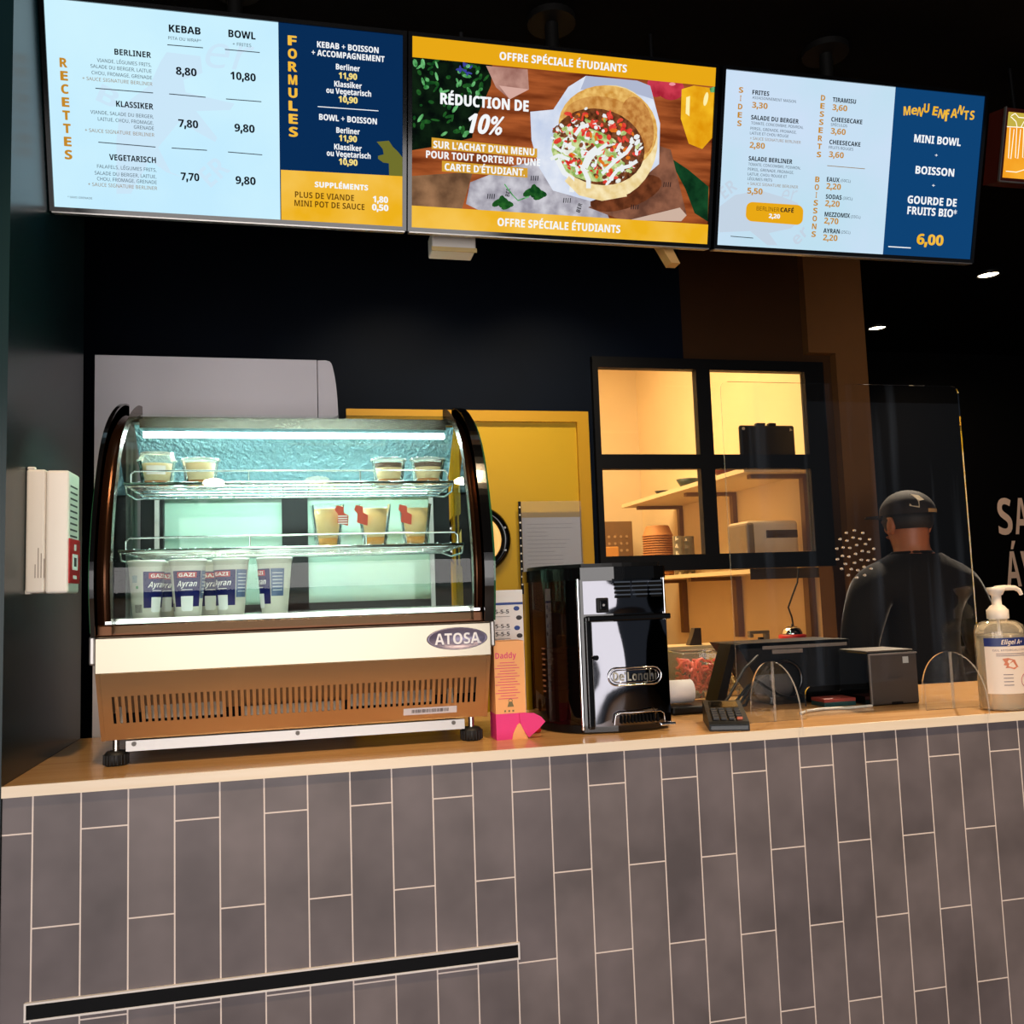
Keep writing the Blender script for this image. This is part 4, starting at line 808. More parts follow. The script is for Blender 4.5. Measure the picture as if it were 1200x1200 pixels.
# stacked brown cups behind the smoked side
CUPB = mat('brown_paper_cup', (150, 92, 58), 0.6)
c0 = MB().lathe([(0.0001, 0), (0.023, 0), (0.0245, 0.004), (0.033, 0.072), (0.0345, 0.073), (0.0345, 0.077), (0.032, 0.077), (0.023, 0.004)], n=24).build('paper_cup', CUPB)
for k in range(9):
    o = c0 if k == 0 else c0.copy()
    if k: COL.objects.link(o)
    o.location = (1.168, 0.245, CT+0.024+0.0135*k)
    tag(o, 'brown paper cup, %s of the stack behind the smoked machine side' % ('lowest', 'second from the bottom', 'third from the bottom', 'fourth from the bottom', 'middle one', 'fourth from the top', 'third from the top', 'second from the top', 'topmost')[k], 'cup', 'stacked paper cups by the coffee machine')
MBc = MB().lathe([(0.0001, 0), (0.019, 0), (0.020, 0.085), (0.0001, 0.088)], n=20).build('cup_tube', mat('dark_brown_plastic', (96, 50, 30), 0.4)); MBc.location = (1.168, 0.245, CT+0.024+0.0135*8+0.0775); tag(MBc, 'dark brown tube standing on top of the paper cup stack', 'tube')

# ------------------------------------------------------------------ sugar box, leaflet, packet
PEACH = mat('peach_card', (246, 176, 112), 0.6); PINK = mat('pink_card', (234, 50, 132), 0.55)
SB = thing('sugar_box', 'tall peach and pink sugar box between display fridge and coffee machine', 'box', (1.022, 0.17, CT))
MS = Matrix.Translation((-1.022, -0.17, -CT))
def sb_(mb, name, mats, parent=None, **k):
    mb.v = [tuple(MS @ Vector(v)) for v in mb.v]; return mb.build(name, mats, parent or SB, **k)
sb_(MB().box(0.985, 1.060, 0.135, 0.205, CT+0.062, 1.335, 0).box(0.985, 1.060, 0.135, 0.205, CT+0.0, CT+0.062, 1), 'carton', [PEACH, PINK])
tx = MB(); put_text(tx, 'Daddy', 0.988, 1.040, 1.301, 0.014, 0, lambda u, v: (u, 0.1344, v), 0.03)
for k in range(14):
    w_ = 0.02+0.006*((k*7) % 3); tx.box(1.018-w_, 1.018+w_*0.9, 0.1343, 0.1348, 1.283-0.0066*k, 1.2845-0.0066*k, 0)
for k in range(3): tx.box(1.006+0.01*k, 1.010+0.01*k, 0.1343, 0.1348, 1.166, 1.170, 1)
tx.lathe([(0.004, 0), (0.0052, 0.0)], n=12, m=1, M=Matrix.Translation((1.022, 0.1343, 1.192)) @ Matrix.Rotation(PI/2, 4, 'X'))
tx.prism([(1.014, 1.178), (1.030, 1.178), (1.026, 1.190), (1.018, 1.190)], 'y', 0.1341, 0.1346, 1)
sb_(tx, 'printing', [mat('pink_ink', (226, 70, 120), 0.6), mat('grey_green_ink', (120, 110, 70), 0.6)], fix=False)
fl = MB(); fl.prism([(1.042, CT+0.062), (1.060, CT+0.061), (1.078, CT+0.060), (1.096, CT+0.050), (1.106, CT+0.038), (1.094, CT+0.026), (1.064, CT+0.002), (1.052, CT+0.020), (1.044, CT+0.038)], 'y', 0.130, 0.1335)
sb_(fl, 'torn_flap', PINK)
pk = MB(); pk.prism([(1.023, CT), (1.063, CT), (1.056, CT+0.012), (1.046, CT+0.034), (1.042, CT+0.038), (1.036, CT+0.033), (1.026, CT+0.014)], 'y', 0.1325, 0.1345)
sb_(pk, 'spout_opening', PEACH)
LF = thing('leaflet', 'white price leaflet with blue pictures standing behind the sugar box', 'leaflet', (1.045, 0.255, CT), (0, 0, 0))
MB().box(-0.045, 0.045, 0.0, 0.002, 0.0, 0.36).build('sheet', PAPER, LF)
lp = MB(); lp.box(-0.045, 0.045, -0.0006, 0.0, 0.322, 0.328, 0)
for z in (0.305, 0.268, 0.248): put_text(lp, '1-5-5-5', -0.044, 0.008, z, 0.010, 1, lambda u, v: (u, -0.0006, v), 0.01)
for z in (0.292, 0.258, 0.235): lp.box(-0.045, 0.010, -0.0006, 0, z, z+0.0008, 1)
for k, z in enumerate((0.312, 0.288, 0.262, 0.242)): lp.ell((0.028+0.006*(k % 2), -0.0003, z), (0.008, 0.0004, 0.006), k % 2, 10, 6)
lp.build('printing', [mat('leaflet_blue', (40, 66, 140), 0.6), INK], LF)
rp = MB().rbox(-0.022, 0.022, -0.03, 0.03, 0, 0.014, 0.006).build('snack_packet', mat('red_wrapper', (176, 36, 30), 0.35, var=0.3, vscale=40)); rp.location = (1.085, 0.265-0.04, CT); rp.rotation_euler = (0, 0, 0.4)
tag(rp, 'small red wrapped packet lying right of the sugar box', 'packet')

# ------------------------------------------------------------------ notice in plastic sleeve on the yellow door
NT = thing('notice', 'printed white notice in clear plastic sleeve hung on yellow door', 'notice', (1.58, YB-0.025, 1.65))
MB().box(-0.125, 0.135, 0.0, 0.001, -0.28, 0.125).build('sheet', PAPER, NT)
nl = MB()
rn = random.Random(2)
for k in range(20):
    z = 0.095-0.017*k; nl.box(-0.105, -0.105+rn.uniform(0.08, 0.21), -0.0008, -0.0002, z, z+0.0025)
nl.build('printed_lines', mat('faint_ink', (186, 182, 190), 0.7), NT)
MB().box(-0.130, 0.140, -0.004, -0.003, -0.30, 0.195).build('plastic_sleeve', glass('sleeve_film', body=(240, 240, 240), opac=0.10, rough=0.08), NT)
sp = MB().box(-0.140, -0.128, -0.005, -0.002, -0.20, 0.195, 0)
for k in range(11): sp.cyl((-0.134, -0.0055, 0.17-0.033*k), (-0.134, -0.006, 0.17-0.033*k), 0.004, n=10, m=1)
sp.build('punched_edge', [BLACKS, WHITEP], NT)

# ------------------------------------------------------------------ white fridge behind the display
WF = thing('fridge', 'tall white fridge standing side-on behind the display fridge', 'fridge', (0.29, 1.05, 0))
MB().box(-0.334, 0.2975, -0.30, 0.30, 0.05, 2.185).build('cabinet', WHITEF, WF)
MB().box(-0.30, 0.26, -0.27, 0.27, 0.0, 0.05).build('plinth', BLACKS, WF)
dp = [(0.296, -0.30)]+[(0.335+0.032*math.sin(PI*i/12), -0.30+0.60*i/12) for i in range(13)]+[(0.296, 0.30)]
# door leaf bulging outwards, rounded at its upper edge
dm = MB(); vs = []; NZ = 40
prof = [(0.06, 0)]; 
pz = [(0.300, 0.07), (0.352, 0.07), (0.358, 0.4), (0.362, 1.2), (0.362, 1.9), (0.360, 2.0), (0.356, 2.09), (0.348, 2.15), (0.336, 2.182), (0.300, 2.184)]
dm.prism(smooth(pz, 3), 'y', -0.30, 0.30); dm.build('door', WHITEF, WF)
MB().tube([(0.362, -0.22, 1.0), (0.39, -0.22, 1.05), (0.39, -0.22, 1.45), (0.362, -0.22, 1.5)], 0.01, 8).build('handle', ALU, WF)

# ------------------------------------------------------------------ alarm box on the left wall
AB = thing('alarm_box', 'white alarm box with red label mounted on dark left wall', 'alarm box', (-0.057, 0.186, 1.625))
MB().rbox(0.0005, 0.040, -0.048, 0.053, -0.138, 0.136, 0.005, seg=3).build('back_case', WHITEP, AB)
fc = MB().rbox(0.0405, 0.088, -0.0475, 0.0525, -0.140, 0.134, 0.006, seg=3).build('front_cover', WHITEP, AB)
gr_ = MB()
for k in range(9): gr_.box(0.0875, 0.0885, -0.034, 0.030, 0.098-0.014*k, 0.102-0.014*k)
gr_.build('sounder_slots', INK, fc)
rl = MB().rbox(0.0875, 0.0905, -0.046, 0.050, -0.118, -0.018, 0.001).build('red_label', RED, fc)
MB().box(0.0905, 0.0912, -0.022, 0.026, -0.088, -0.052, 0).box(0.0912, 0.0916, -0.010, 0.012, -0.080, -0.060, 1).box(0.0905, 0.0912, -0.014, 0.016, -0.108, -0.100, 0).box(0.0905, 0.0912, -0.006, 0.010, -0.044, -0.030, 0).build('label_symbol', [PAPER, INK], rl)
pr_ = MB()
for k in range(4): pr_.box(0.020+0.006*k, 0.022+0.006*k, -0.0486, -0.0478, -0.105, -0.105+0.03+0.012*((k*3) % 4))
pr_.build('printed_marks', mat('grey_print', (150, 140, 134), 0.6), AB)
MB().rbox(0.002, 0.018, -0.046, -0.034, 0.136, 0.142, 0.002).rbox(0.0, 0.012, -0.046, -0.030, -0.140, -0.130, 0.002).build('mounting_lug', WHITEP, AB)

# ------------------------------------------------------------------ card terminal, label printer with paper roll
TM = thing('card_terminal', 'small black card payment terminal with keypad on counter front', 'card terminal', (1.572, 0.115, CT), (0, 0, math.radians(-20)))
MB().prism([(-0.095, 0.0), (0.095, 0.0), (0.095, 0.050), (0.070, 0.054), (-0.085, 0.022), (-0.095, 0.016)], 'x', -0.048, 0.048).build('housing', BLACKS, TM)
def slope(y): return 0.022+(y+0.085)*(0.054-0.022)/0.155
kp = MB()
for r_ in range(5):
    for c_ in range(4):
        y = -0.070+r_*0.017; z = slope(y)+0.002; kp.rbox(-0.036+c_*0.019, -0.022+c_*0.019, y-0.005, y+0.005, z-0.003, z+0.003, 0.001, m=1 if (r_, c_) == (0, 3) else 0)
kp.build('keys', [mat('key_black', (34, 32, 32), 0.5), mat('key_orange', (190, 90, 50), 0.4)], TM)
MB().add([(-0.036, 0.015, slope(0.015)+0.0012), (0.036, 0.015, slope(0.015)+0.0012), (0.036, 0.060, slope(0.060)+0.0012), (-0.036, 0.060, slope(0.060)+0.0012)], [(0, 1, 2, 3)]).build('display', BLACKG, TM)
MB().rbox(-0.045, 0.045, -0.0985, -0.0945, 0.003, 0.014, 0.001).build('front_lip', mat('blue_black_plastic', (30, 36, 42), 0.25), TM)
MB().tube([(0.0, 0.095, 0.03), (0.03, 0.14, 0.06), (0.08, 0.22, 0.12), (0.13, 0.30, 0.15)], 0.004, 8).build('cable', RUBBER, TM)
LP = thing('label_printer', 'low black printer with white paper roll beside coffee machine', 'printer', (1.585, 0.40, CT))
MB().rbox(-0.06, 0.10, -0.06, 0.08, 0.0, 0.022, 0.006).rbox(-0.09, -0.072, -0.06, 0.06, 0.0, 0.075, 0.006).build('housing', BLACKS, LP)
MB().lathe([(0.012, -0.05), (0.036, -0.05), (0.036, 0.05), (0.012, 0.05), (0.012, -0.05)], n=32, M=Matrix.Translation((-0.022, 0.0, 0.058)) @ Matrix.Rotation(PI/2, 4, 'Y') @ Matrix.Scale(0.9, 4)).build('paper_roll', PAPER, LP)

# ------------------------------------------------------------------ acrylic guard
PG = thing('acrylic_screen', 'clear acrylic sneeze guard standing on counter by the till', 'screen', (1.975, 0.12, CT))
W2 = 0.362; HT = 0.887; cx0, cx1, ch = -0.172, 0.184, 0.083
r_ = 0.02
def rc(cx, cz, a0, r=r_): return [(cx+r*math.cos(a0+PI/2*i/5), cz+r*math.sin(a0+PI/2*i/5)) for i in range(6)]
out = [(-W2, 0.0005)]+[(cx0, 0.0005)]+[(cx0, ch-r_)]+[(cx0+r_-r_*math.cos(PI/2*i/5), ch-r_+r_*math.sin(PI/2*i/5)) for i in range(1, 6)]+[(cx1-r_+r_*math.sin(PI/2*i/5), ch-r_+r_*math.cos(PI/2*i/5)) for i in range(6)]+[(cx1, 0.0005), (W2, 0.0005)]+rc(W2-r_, HT-r_, 0)+rc(-W2+r_, HT-r_, PI/2)
n = len(out); sh_ = MB(); 
sh_.add([(p[0], 0, p[1]) for p in out], [list(range(n))], 0); sheet = sh_.build('clear_sheet', PLEXI, PG, fix=False)
eg = MB(); eg.add([(p[0], y, p[1]) for y in (-0.002, 0.003) for p in out], [(i, (i+1) % n, n+(i+1) % n, n+i) for i in range(n)], 0)
eg.build('polished_edge', PLEXE, sheet)
for x in (-0.263, 0.268):
    poly = [(-0.13, 0.0005)]+[(-0.13*math.cos(PI*i/24), 0.0005+0.152*math.sin(PI*i/24)**0.85) for i in range(25)]+[(0.13, 0.0005)]
    poly = [(-0.13*math.cos(PI*i/28), 0.0005+0.152*math.sin(PI*i/28)**0.8) for i in range(29)]
    k = MB(); k.add([(x+0.002, p[0], p[1]) for p in poly], [list(range(len(poly)))], 0); fo = k.build('support_foot', PLEXI, PG, fix=False)
    e = MB(); m_ = len(poly); e.add([(x+xx, p[0], p[1]) for xx in (0.0, 0.004) for p in poly], [(i, i+1, m_+i+1, m_+i) for i in range(m_-1)], 0)
    e.box(x, x+0.004, -0.003, 0.004, 0.0008, 0.152, 0); e.build('foot_edge', PLEXE, fo)
hl = MB()
pts = [(0, 0)]+[(0.024*math.cos(2*PI*i/6+.3), 0.024*math.sin(2*PI*i/6+.3)) for i in range(6)]+[(0.044*math.cos(2*PI*i/12+.1), 0.044*math.sin(2*PI*i/12+.1)) for i in range(12)]+[(0.063*math.cos(2*PI*i/14+.2), 0.063*math.sin(2*PI*i/14+.2)) for i in range(14)]
for x, z in pts: hl.lathe([(0.0022, -0.0028), (0.0033, -0.0028), (0.0033, 0.0032), (0.0022, 0.0032), (0.0022, -0.0028)], n=12, M=Matrix.Translation((0.003+x*0.9, 0, 0.424+z)) @ Matrix.Rotation(PI/2, 4, 'X'))
hl.build('speech_holes', PLEXE, sheet)

# ------------------------------------------------------------------ till, receipt printer, bits on the counter
PO = thing('till', 'black touchscreen till seen from behind, left of receipt printer', 'till', (1.96, 0.47, CT))
hd = MB(); hd.prism([(-0.175, 0.165), (0.185, 0.165), (0.185, 0.180), (-0.165, 0.180)], 'y', -0.03, 0.02)
hd.add([(-0.18, -0.03, 0.178), (0.19, -0.03, 0.178), (0.19, -0.03, 0.030), (-0.10, -0.03, 0.030), (-0.18, 0.16, 0.178), (0.19, 0.16, 0.178), (0.19, 0.10, 0.030), (-0.10, 0.10, 0.030)], [(0, 1, 2, 3), (4, 7, 6, 5), (0, 4, 5, 1), (3, 2, 6, 7), (0, 3, 7, 4), (1, 5, 6, 2)])
hd.build('monitor_housing', BLACKS, PO)
MB().rbox(-0.10, 0.18, -0.032, -0.028, 0.160, 0.170, 0.001).rbox(-0.07, 0.03, -0.034, -0.03, 0.146, 0.158, 0.001).build('rear_trim', mat('worn_grey_trim', (120, 108, 98), 0.4), PO)
MB().add([(-0.185, 0.0, 0.178), (-0.165, 0.0, 0.178), (-0.215, 0.0, 0.0), (-0.245, 0.0, 0.0), (-0.185, 0.08, 0.178), (-0.165, 0.08, 0.178), (-0.215, 0.08, 0.0), (-0.245, 0.08, 0.0)], [(0, 1, 2, 3), (4, 7, 6, 5), (0, 4, 5, 1), (3, 2, 6, 7), (0, 3, 7, 4), (1, 5, 6, 2)]).build('side_leg', BLACKS, PO)
MB().rbox(-0.10, 0.16, -0.06, 0.12, 0.0, 0.03, 0.006).build('base', BLACKG, PO)
cbm = MB()
for k in range(3): cbm.tube([(-0.09+0.02*k, -0.035, 0.11), (-0.15-0.01*k, -0.06, 0.06), (-0.20-0.02*k, -0.10, 0.012), (-0.26, -0.13-0.01*k, 0.006)], 0.004, 8)
cbm.build('cable', RUBBER, PO)
lo = MB(); lo.tube([(-0.04+0.05*math.cos(2*PI*i/24), -0.05, 0.075+0.05*math.sin(2*PI*i/24)) for i in range(24)], 0.006, 8, 0, True); lo.build('coiled_cable', BLACKG, PO)
RP = thing('receipt_printer', 'square dark receipt printer standing behind the guard, right of till', 'printer', (2.155, 0.345, CT))
MB().rbox(-0.070, 0.086, -0.088, 0.06, 0.0, 0.150, 0.004).build('housing', BLACKG, RP)
MB().rbox(-0.066, 0.083, -0.0925, -0.0885, 0.004, 0.142, 0.002).build('front_face', DGREY, RP)  # lit front of the black box, painted as a paler grey
MB().box(-0.070, -0.067, -0.094, -0.0885, 0.004, 0.146).box(-0.068, 0.085, -0.094, -0.0885, 0.142, 0.146).build('grey_edge', mat('edge_grey', (116, 108, 104), 0.35), RP)
MB().box(0.038, 0.056, -0.0936, -0.0925, 0.116, 0.134).build('sticker', mat('sticker_grey', (160, 166, 168), 0.4), RP)
pt = MB(); put_text(pt, 'EPSON', -0.012, 0.030, 0.078, 0.006, 0, lambda u, v: (u, -0.0932, v), 0.02); pt.build('maker_lettering', mat('dark_lettering', (26, 24, 24), 0.3), RP, fix=False)
MB().box(-0.006, 0.030, -0.0932, -0.0925, 0.004, 0.010).build('paper_notch', BLACKP, RP)
MB().rbox(-0.066, 0.082, -0.08, 0.055, 0.150, 0.1535, 0.001).build('top_cover', mat('cover_brown_plastic', (90, 72, 56), 0.45), RP)  # top cover browner than the housing
for nm, z0, z1, c_, lb_ in (('notebook', 0, 0.012, (24, 70, 72), 'teal notebook lying under red one beside receipt printer'), ('notebook', 0.012, 0.022, (150, 60, 50), 'small red notebook on top of the teal one'), ):
    o = MB().rbox(-0.05, 0.05, -0.035, 0.035, 0.0003, z1-z0, 0.001).build(nm, mat(nm+'_cover', c_, 0.5)); o.location = (2.02, 0.34, CT+z0); tag(o, lb_, 'notebook')
wc = MB().tube([(1.83, 0.095+0.10, CT+0.0042), (1.87, 0.23, CT+0.0042), (1.93, 0.25, CT+0.0042), (2.00, 0.235, CT+0.0042), (2.08, 0.245, CT+0.0042)], 0.004, 8).build('cable', mat('white_cable', (220, 214, 204), 0.4)); tag(wc, 'white cable lying on the counter in front of the till', 'cable')
inkm = MB(); rk = random.Random(4)

# ------------------------------------------------------------------ hand sanitiser
HS = thing('sanitiser_bottle', 'clear hand sanitiser bottle with white pump at the right', 'bottle', (2.351, 0.056, CT))
MB().lathe([(0.0001, 0.001), (0.062, 0.001), (0.066, 0.006), (0.066, 0.205), (0.062, 0.222), (0.045, 0.232), (0.024, 0.234), (0.024, 0.242)], n=40, M=Matrix.Diagonal((1.02, 0.8, 1, 1))).build('bottle', glass('clear_pet', body=(255, 238, 208), opac=0.22, rough=0.03), HS)
MB().lathe([(0.0001, 0.004), (0.060, 0.004), (0.0635, 0.010), (0.0635, 0.196), (0.0001, 0.196)], n=32, M=Matrix.Diagonal((1.0, 0.77, 1, 1))).build('gel', glass('gel', tint=(250, 234, 206), body=(255, 234, 196), opac=0.4), HS)
def hs(u, v, off=0.0008):
    t = -PI/2+u/0.064; return ((0.066+off)*1.02*math.cos(t), (0.066+off)*0.8*math.sin(t), v)
def hsr(mb, u0, u1, z0, z1, m, off, n=16):
    mb.add([hs(u0+(u1-u0)*i/n, z, off) for z in (z0, z1) for i in range(n+1)], [(i, i+1, n+2+i, n+1+i) for i in range(n)], m, True)
hl_ = MB(); hsr(hl_, -0.080, 0.080, 0.045, 0.190, 0, 0.0006); hsr(hl_, -0.080, 0.080, 0.168, 0.190, 1, 0.0012)
put_text(hl_, 'Eligel A+', -0.036, 0.022, 0.179, 0.012, 0, lambda u, v: hs(u, v, 0.0018), 0.03, 0.3)
put_text(hl_, 'GEL HYDROALCOOLIQUE', -0.058, 0.058, 0.158, 0.005, 3, lambda u, v: hs(u, v, 0.0012), 0.0)
for k in range(2): hsr(hl_, -0.05, 0.05, 0.148-0.005*k, 0.1495-0.005*k, 3, 0.0012)
hand = [(-0.036, 0.136), (-0.022, 0.138), (-0.006, 0.133), (0.016, 0.132), (0.046, 0.124), (0.046, 0.104), (0.016, 0.110), (0.002, 0.114), (-0.008, 0.108), (-0.018, 0.112), (-0.030, 0.112), (-0.026, 0.118), (-0.034, 0.120), (-0.030, 0.126)]
hl_.add([hs(u, v, 0.0013) for u, v in hand], [list(range(len(hand)))], 2)
for k in range(4): hsr(hl_, -0.036, -0.012, 0.094-0.009*k, 0.0958-0.009*k, 3, 0.0012, 6)
hl_.tube([hs(0.028+0.018*math.cos(2*PI*i/20), 0.078+0.018*math.sin(2*PI*i/20), 0.001) for i in range(20)], 0.0008, 5, 4, True)
hl_.build('label', [mat('label_cream', (246, 226, 208), 0.5), mat('label_navy', (30, 46, 110), 0.45), mat('label_skin', (216, 130, 96), 0.5), mat('label_ink', (120, 100, 110), 0.5), mat('label_rose', (206, 110, 120), 0.5)], HS, fix=False)
pm = MB().lathe([(0.026, 0.238), (0.027, 0.240), (0.027, 0.262), (0.024, 0.264), (0.018, 0.272), (0.012, 0.276), (0.012, 0.300), (0.016, 0.302), (0.022, 0.314), (0.022, 0.322), (0.0001, 0.323)], n=28)
pm.tube([(0.0, 0.0, 0.317), (0.03, 0, 0.320), (0.06, 0, 0.319), (0.074, 0, 0.312), (0.080, 0, 0.300)], [0.009, 0.0075, 0.0065, 0.006, 0.005], 10)
pm.build('pump', mat('warm_white_pump', (238, 224, 208), 0.35), HS)
MB().cyl((0, 0, 0.02), (0, 0, 0.236), 0.004, n=8).build('dip_tube', WHITEP, HS)

# ------------------------------------------------------------------ behind the counter: prep unit with food tubs
PU = thing('prep_counter', 'low steel prep counter behind the service counter', 'counter', (1.78, 0.86, 0))
MB().box(-0.45, 0.20, -0.17, 0.22, 0.08, 1.07).build('cabinet', STEEL, PU); MB().box(-0.46, 0.21, -0.18, 0.23, 1.07, 1.095).build('steel_top', STEEL, PU); MB().box(-0.43, 0.18, -0.13, 0.20, 0, 0.08).build('plinth', BLACKS, PU)
REDV = mat('red_cabbage_strips', (204, 62, 44), 0.5); PALV = mat('pale_cabbage_strips', (214, 178, 110), 0.5)
for x, lb_, mt, sd in ((1.803, 'clear tub of red shredded vegetables nearest the coffee machine', REDV, 1), (1.940, 'clear tub of pale shredded vegetables next to the red one', PALV, 2)):
    t = thing('food_tub', lb_, 'tub', (x, 0.80, 1.095), group='clear food tubs on the prep counter')
    hw = 0.066 if sd == 1 else 0.05
    c = MB(); o_ = [(-hw, -0.06), (hw, -0.06), (hw, 0.06), (-hw, 0.06)]; o2 = [(a*1.12, b*1.12) for a, b in o_]
    c.add([(a, b, 0.001) for a, b in o_]+[(a, b, 0.145) for a, b in o2], [(0, 1, 2, 3), (0, 4, 5, 1), (1, 5, 6, 2), (2, 6, 7, 3), (3, 7, 4, 0)])
    c.tube([(a, b, 0.145) for a, b in o2], 0.003, 6, 0, True); c.build('tub', glass('tub_plastic', body=(245, 225, 190), opac=0.15), t)
    r_g = random.Random(sd); sv = MB()
    for k in range(110):
        p = Vector((r_g.uniform(-hw+.012, hw-.012), r_g.uniform(-0.045, 0.045), r_g.uniform(0.014, 0.112))); d_ = Vector((r_g.uniform(-1, 1), r_g.uniform(-.6, .6), r_g.uniform(-.7, .7))).normalized()*0.014
        sv.tube([p-d_, p+Vector((0, 0, 0.006)), p+d_], 0.0055, 5)
    so = sv.build('shredded_vegetables', mt, t); so['kind'] = 'stuff'

# ------------------------------------------------------------------ kitchen beyond the window
def bracket(name, lab_, x0, x1, y, z0, z1):
    t = thing(name, lab_, 'shelf')
    return t
SHW = mat('warm_white_shelf', (226, 206, 166), 0.5); POST = mat('brown_grey_upright', (120, 92, 66), 0.45, 0.3)
S1 = thing('wall_shelf', 'upper kitchen wall shelf seen through the window', 'shelf', (2.90, 3.0, 2.022))
MB().box(-0.197, 0.203, -0.90, 0.90, 0.0, 0.024).build('board', SHW, S1)
for y in (-0.80, 0.0, 0.80): MB().box(-0.12, 0.203, y-0.02, y+0.02, -0.022, -0.0005).box(0.175, 0.203, y-0.02, y+0.02, -0.40, -0.022).build('bracket', POST, S1)
S2 = thing('wall_shelf', 'lower kitchen shelf behind the window rail carrying cups and bowls', 'shelf', (2.90, 3.0, 1.512))
MB().box(-0.197, 0.203, -0.90, 0.90, 0.0, 0.022).build('board', SHW, S2)
for y in (-0.80, 0.0, 0.80): MB().box(-0.12, 0.203, y-0.02, y+0.02, -0.022, -0.0005).box(0.165, 0.203, y-0.025, y+0.025, -0.36, -0.022).build('bracket', POST, S2)
MB().box(-0.197, 0.203, -0.905, -0.9005, -0.03, 0.022).build('dark_end_plate', DGREY, S2)
# rugged tablet
TB = thing('tablet', 'black tablet in rugged case standing on the upper kitchen shelf', 'tablet', (2.873, 2.16, 2.046))
MB().rbox(-0.155, 0.155, -0.012, 0.012, 0.0, 0.225, 0.012, seg=3).build('case', BLACKS, TB)
MB().rbox(-0.06, -0.01, -0.014, 0.014, 0.222, 0.236, 0.003).rbox(0.01, 0.05, -0.014, 0.014, 0.222, 0.236, 0.003).build('case_lugs', BLACKS, TB)
MB().cyl((-0.135, -0.013, 0.205), (-0.135, -0.016, 0.205), 0.008, n=12).cyl((0.13, -0.013, 0.20), (0.13, -0.016, 0.20), 0.010, n=3).build('corner_eyelet', mat('eyelet_grey', (170, 160, 140), 0.4), TB)
# white device on lower shelf
LD = thing('label_maker', 'cream boxy device with dark front slot on lower kitchen shelf', 'printer', (2.86, 2.26, 1.5345))
MB().rbox(-0.14, 0.15, -0.12, 0.10, 0.0, 0.245, 0.02, seg=3).build('housing', mat('cream_plastic', (206, 186, 156), 0.45), LD)
MB().rbox(-0.035, 0.14, -0.126, -0.119, 0.155, 0.195, 0.003).build('front_slot', mat('slot_brown', (60, 44, 34), 0.5), LD)
MB().rbox(-0.146, -0.10, -0.128, 0.09, 0.002, 0.235, 0.012).build('side_hinge', mat('grey_beige_plastic', (120, 104, 84), 0.5), LD)
# kraft bowls
KB = mat('kraft_bowl_paper', (186, 128, 74), 0.65)
bw = MB().lathe([(0.0001, 0), (0.072, 0), (0.076, 0.006), (0.098, 0.062), (0.102, 0.063), (0.102, 0.068), (0.096, 0.068), (0.072, 0.006)], n=32).build('kraft_bowl', KB)
nth = ['second', 'third', 'fourth', 'fifth', 'sixth', 'seventh', 'eighth', 'ninth']
bn = ['lowest']+[n_+' from the bottom' for n_ in nth]+[n_+' from the top' for n_ in nth[::-1]]+['topmost']
for k in range(len(bn)):
    o = bw if k == 0 else bw.copy()
    if k: COL.objects.link(o)
    o.rotation_euler = (PI, 0, 0)
    o.location = (2.815, 3.55, 1.535+0.068+0.0155*k)
    tag(o, 'upside-down brown kraft bowl, %s in the stack behind the window' % bn[k], 'bowl', 'stacked kraft bowls on the kitchen shelf')
GLS = MB().lathe([(0.0001, 0), (0.032, 0), (0.036, 0.10), (0.037, 0.10), (0.033, 0.003), (0.0001, 0.003)], n=24).build('drinking_glass', glass('amber_lit_glass', body=(240, 220, 180), opac=0.18))
gw = ['lowest', 'second from the bottom', 'second from the top', 'topmost']
k = 0
for (x, y, wh) in ((2.815, 3.22, 'left'), (2.900, 3.26, 'right')):
    for q in range(4):
        o = GLS if k == 0 else GLS.copy()
        if k: COL.objects.link(o)
        k += 1; o.location = (x, y, 1.5345+0.047*q); tag(o, 'clear glass, %s of the %s glass stack beside the kraft bowls' % (gw[q], wh), 'glass', 'clear glasses on the lower kitchen shelf')
for nm, x, y, r, h, c_, lb_ in (('bowl', 2.78, 2.95, 0.07, 0.05, (48, 60, 48), 'dark green bowl on the upper kitchen shelf'), ('bowl', 2.78, 2.45, 0.08, 0.045, (96, 34, 26), 'dark red bowl on the upper kitchen shelf'), ('bowl', 2.76, 3.3, 0.05, 0.022, (40, 36, 30), 'small dark dish at the far end of the upper shelf'), ('bowl', 2.78, 2.24, 0.05, 0.03, (226, 196, 130), 'pale small bowl near the tablet on the upper shelf')):
    o = MB().lathe([(0.0001, 0), (r*0.6, 0), (r, h), (r*0.95, h), (r*0.55, 0.006), (0.0001, 0.006)], n=24).build(nm, mat('glaze_%d%d' % (c_[0], c_[1]), c_, 0.4)); o.location = (x, y, 2.0465); tag(o, lb_, 'bowl')
bxp = MB().rbox(-0.1, 0.1, -0.08, 0.08, 0, 0.83, 0.006).build('food_carton', mat('ochre_card', (206, 146, 70), 0.6)); bxp.location = (2.20, 3.9, 1.46); tag(bxp, 'tall ochre cardboard carton on steel unit in the kitchen', 'carton')
ku = thing('kitchen_unit', 'stainless steel kitchen unit against back wall of kitchen', 'cabinet', (2.50, 4.25, 0))
MB().box(-0.75, 0.55, -0.28, 0.28, 0.05, 0.9).build('cabinet', STEEL, ku); MB().box(-0.76, 0.56, -0.29, 0.29, 0.9, 0.93).build('worktop', STEEL, ku)
MB().box(-0.70, 0.50, -0.25, 0.25, 0.0, 0.05).build('plinth', BLACKS, ku)
bxp.location = (2.60, 4.07, 0.93+0.0005)
pf = thing('perforated_cabinet', 'brown metal cabinet with round holes at the kitchen back', 'cabinet', (2.76, 4.33, 0.9305))
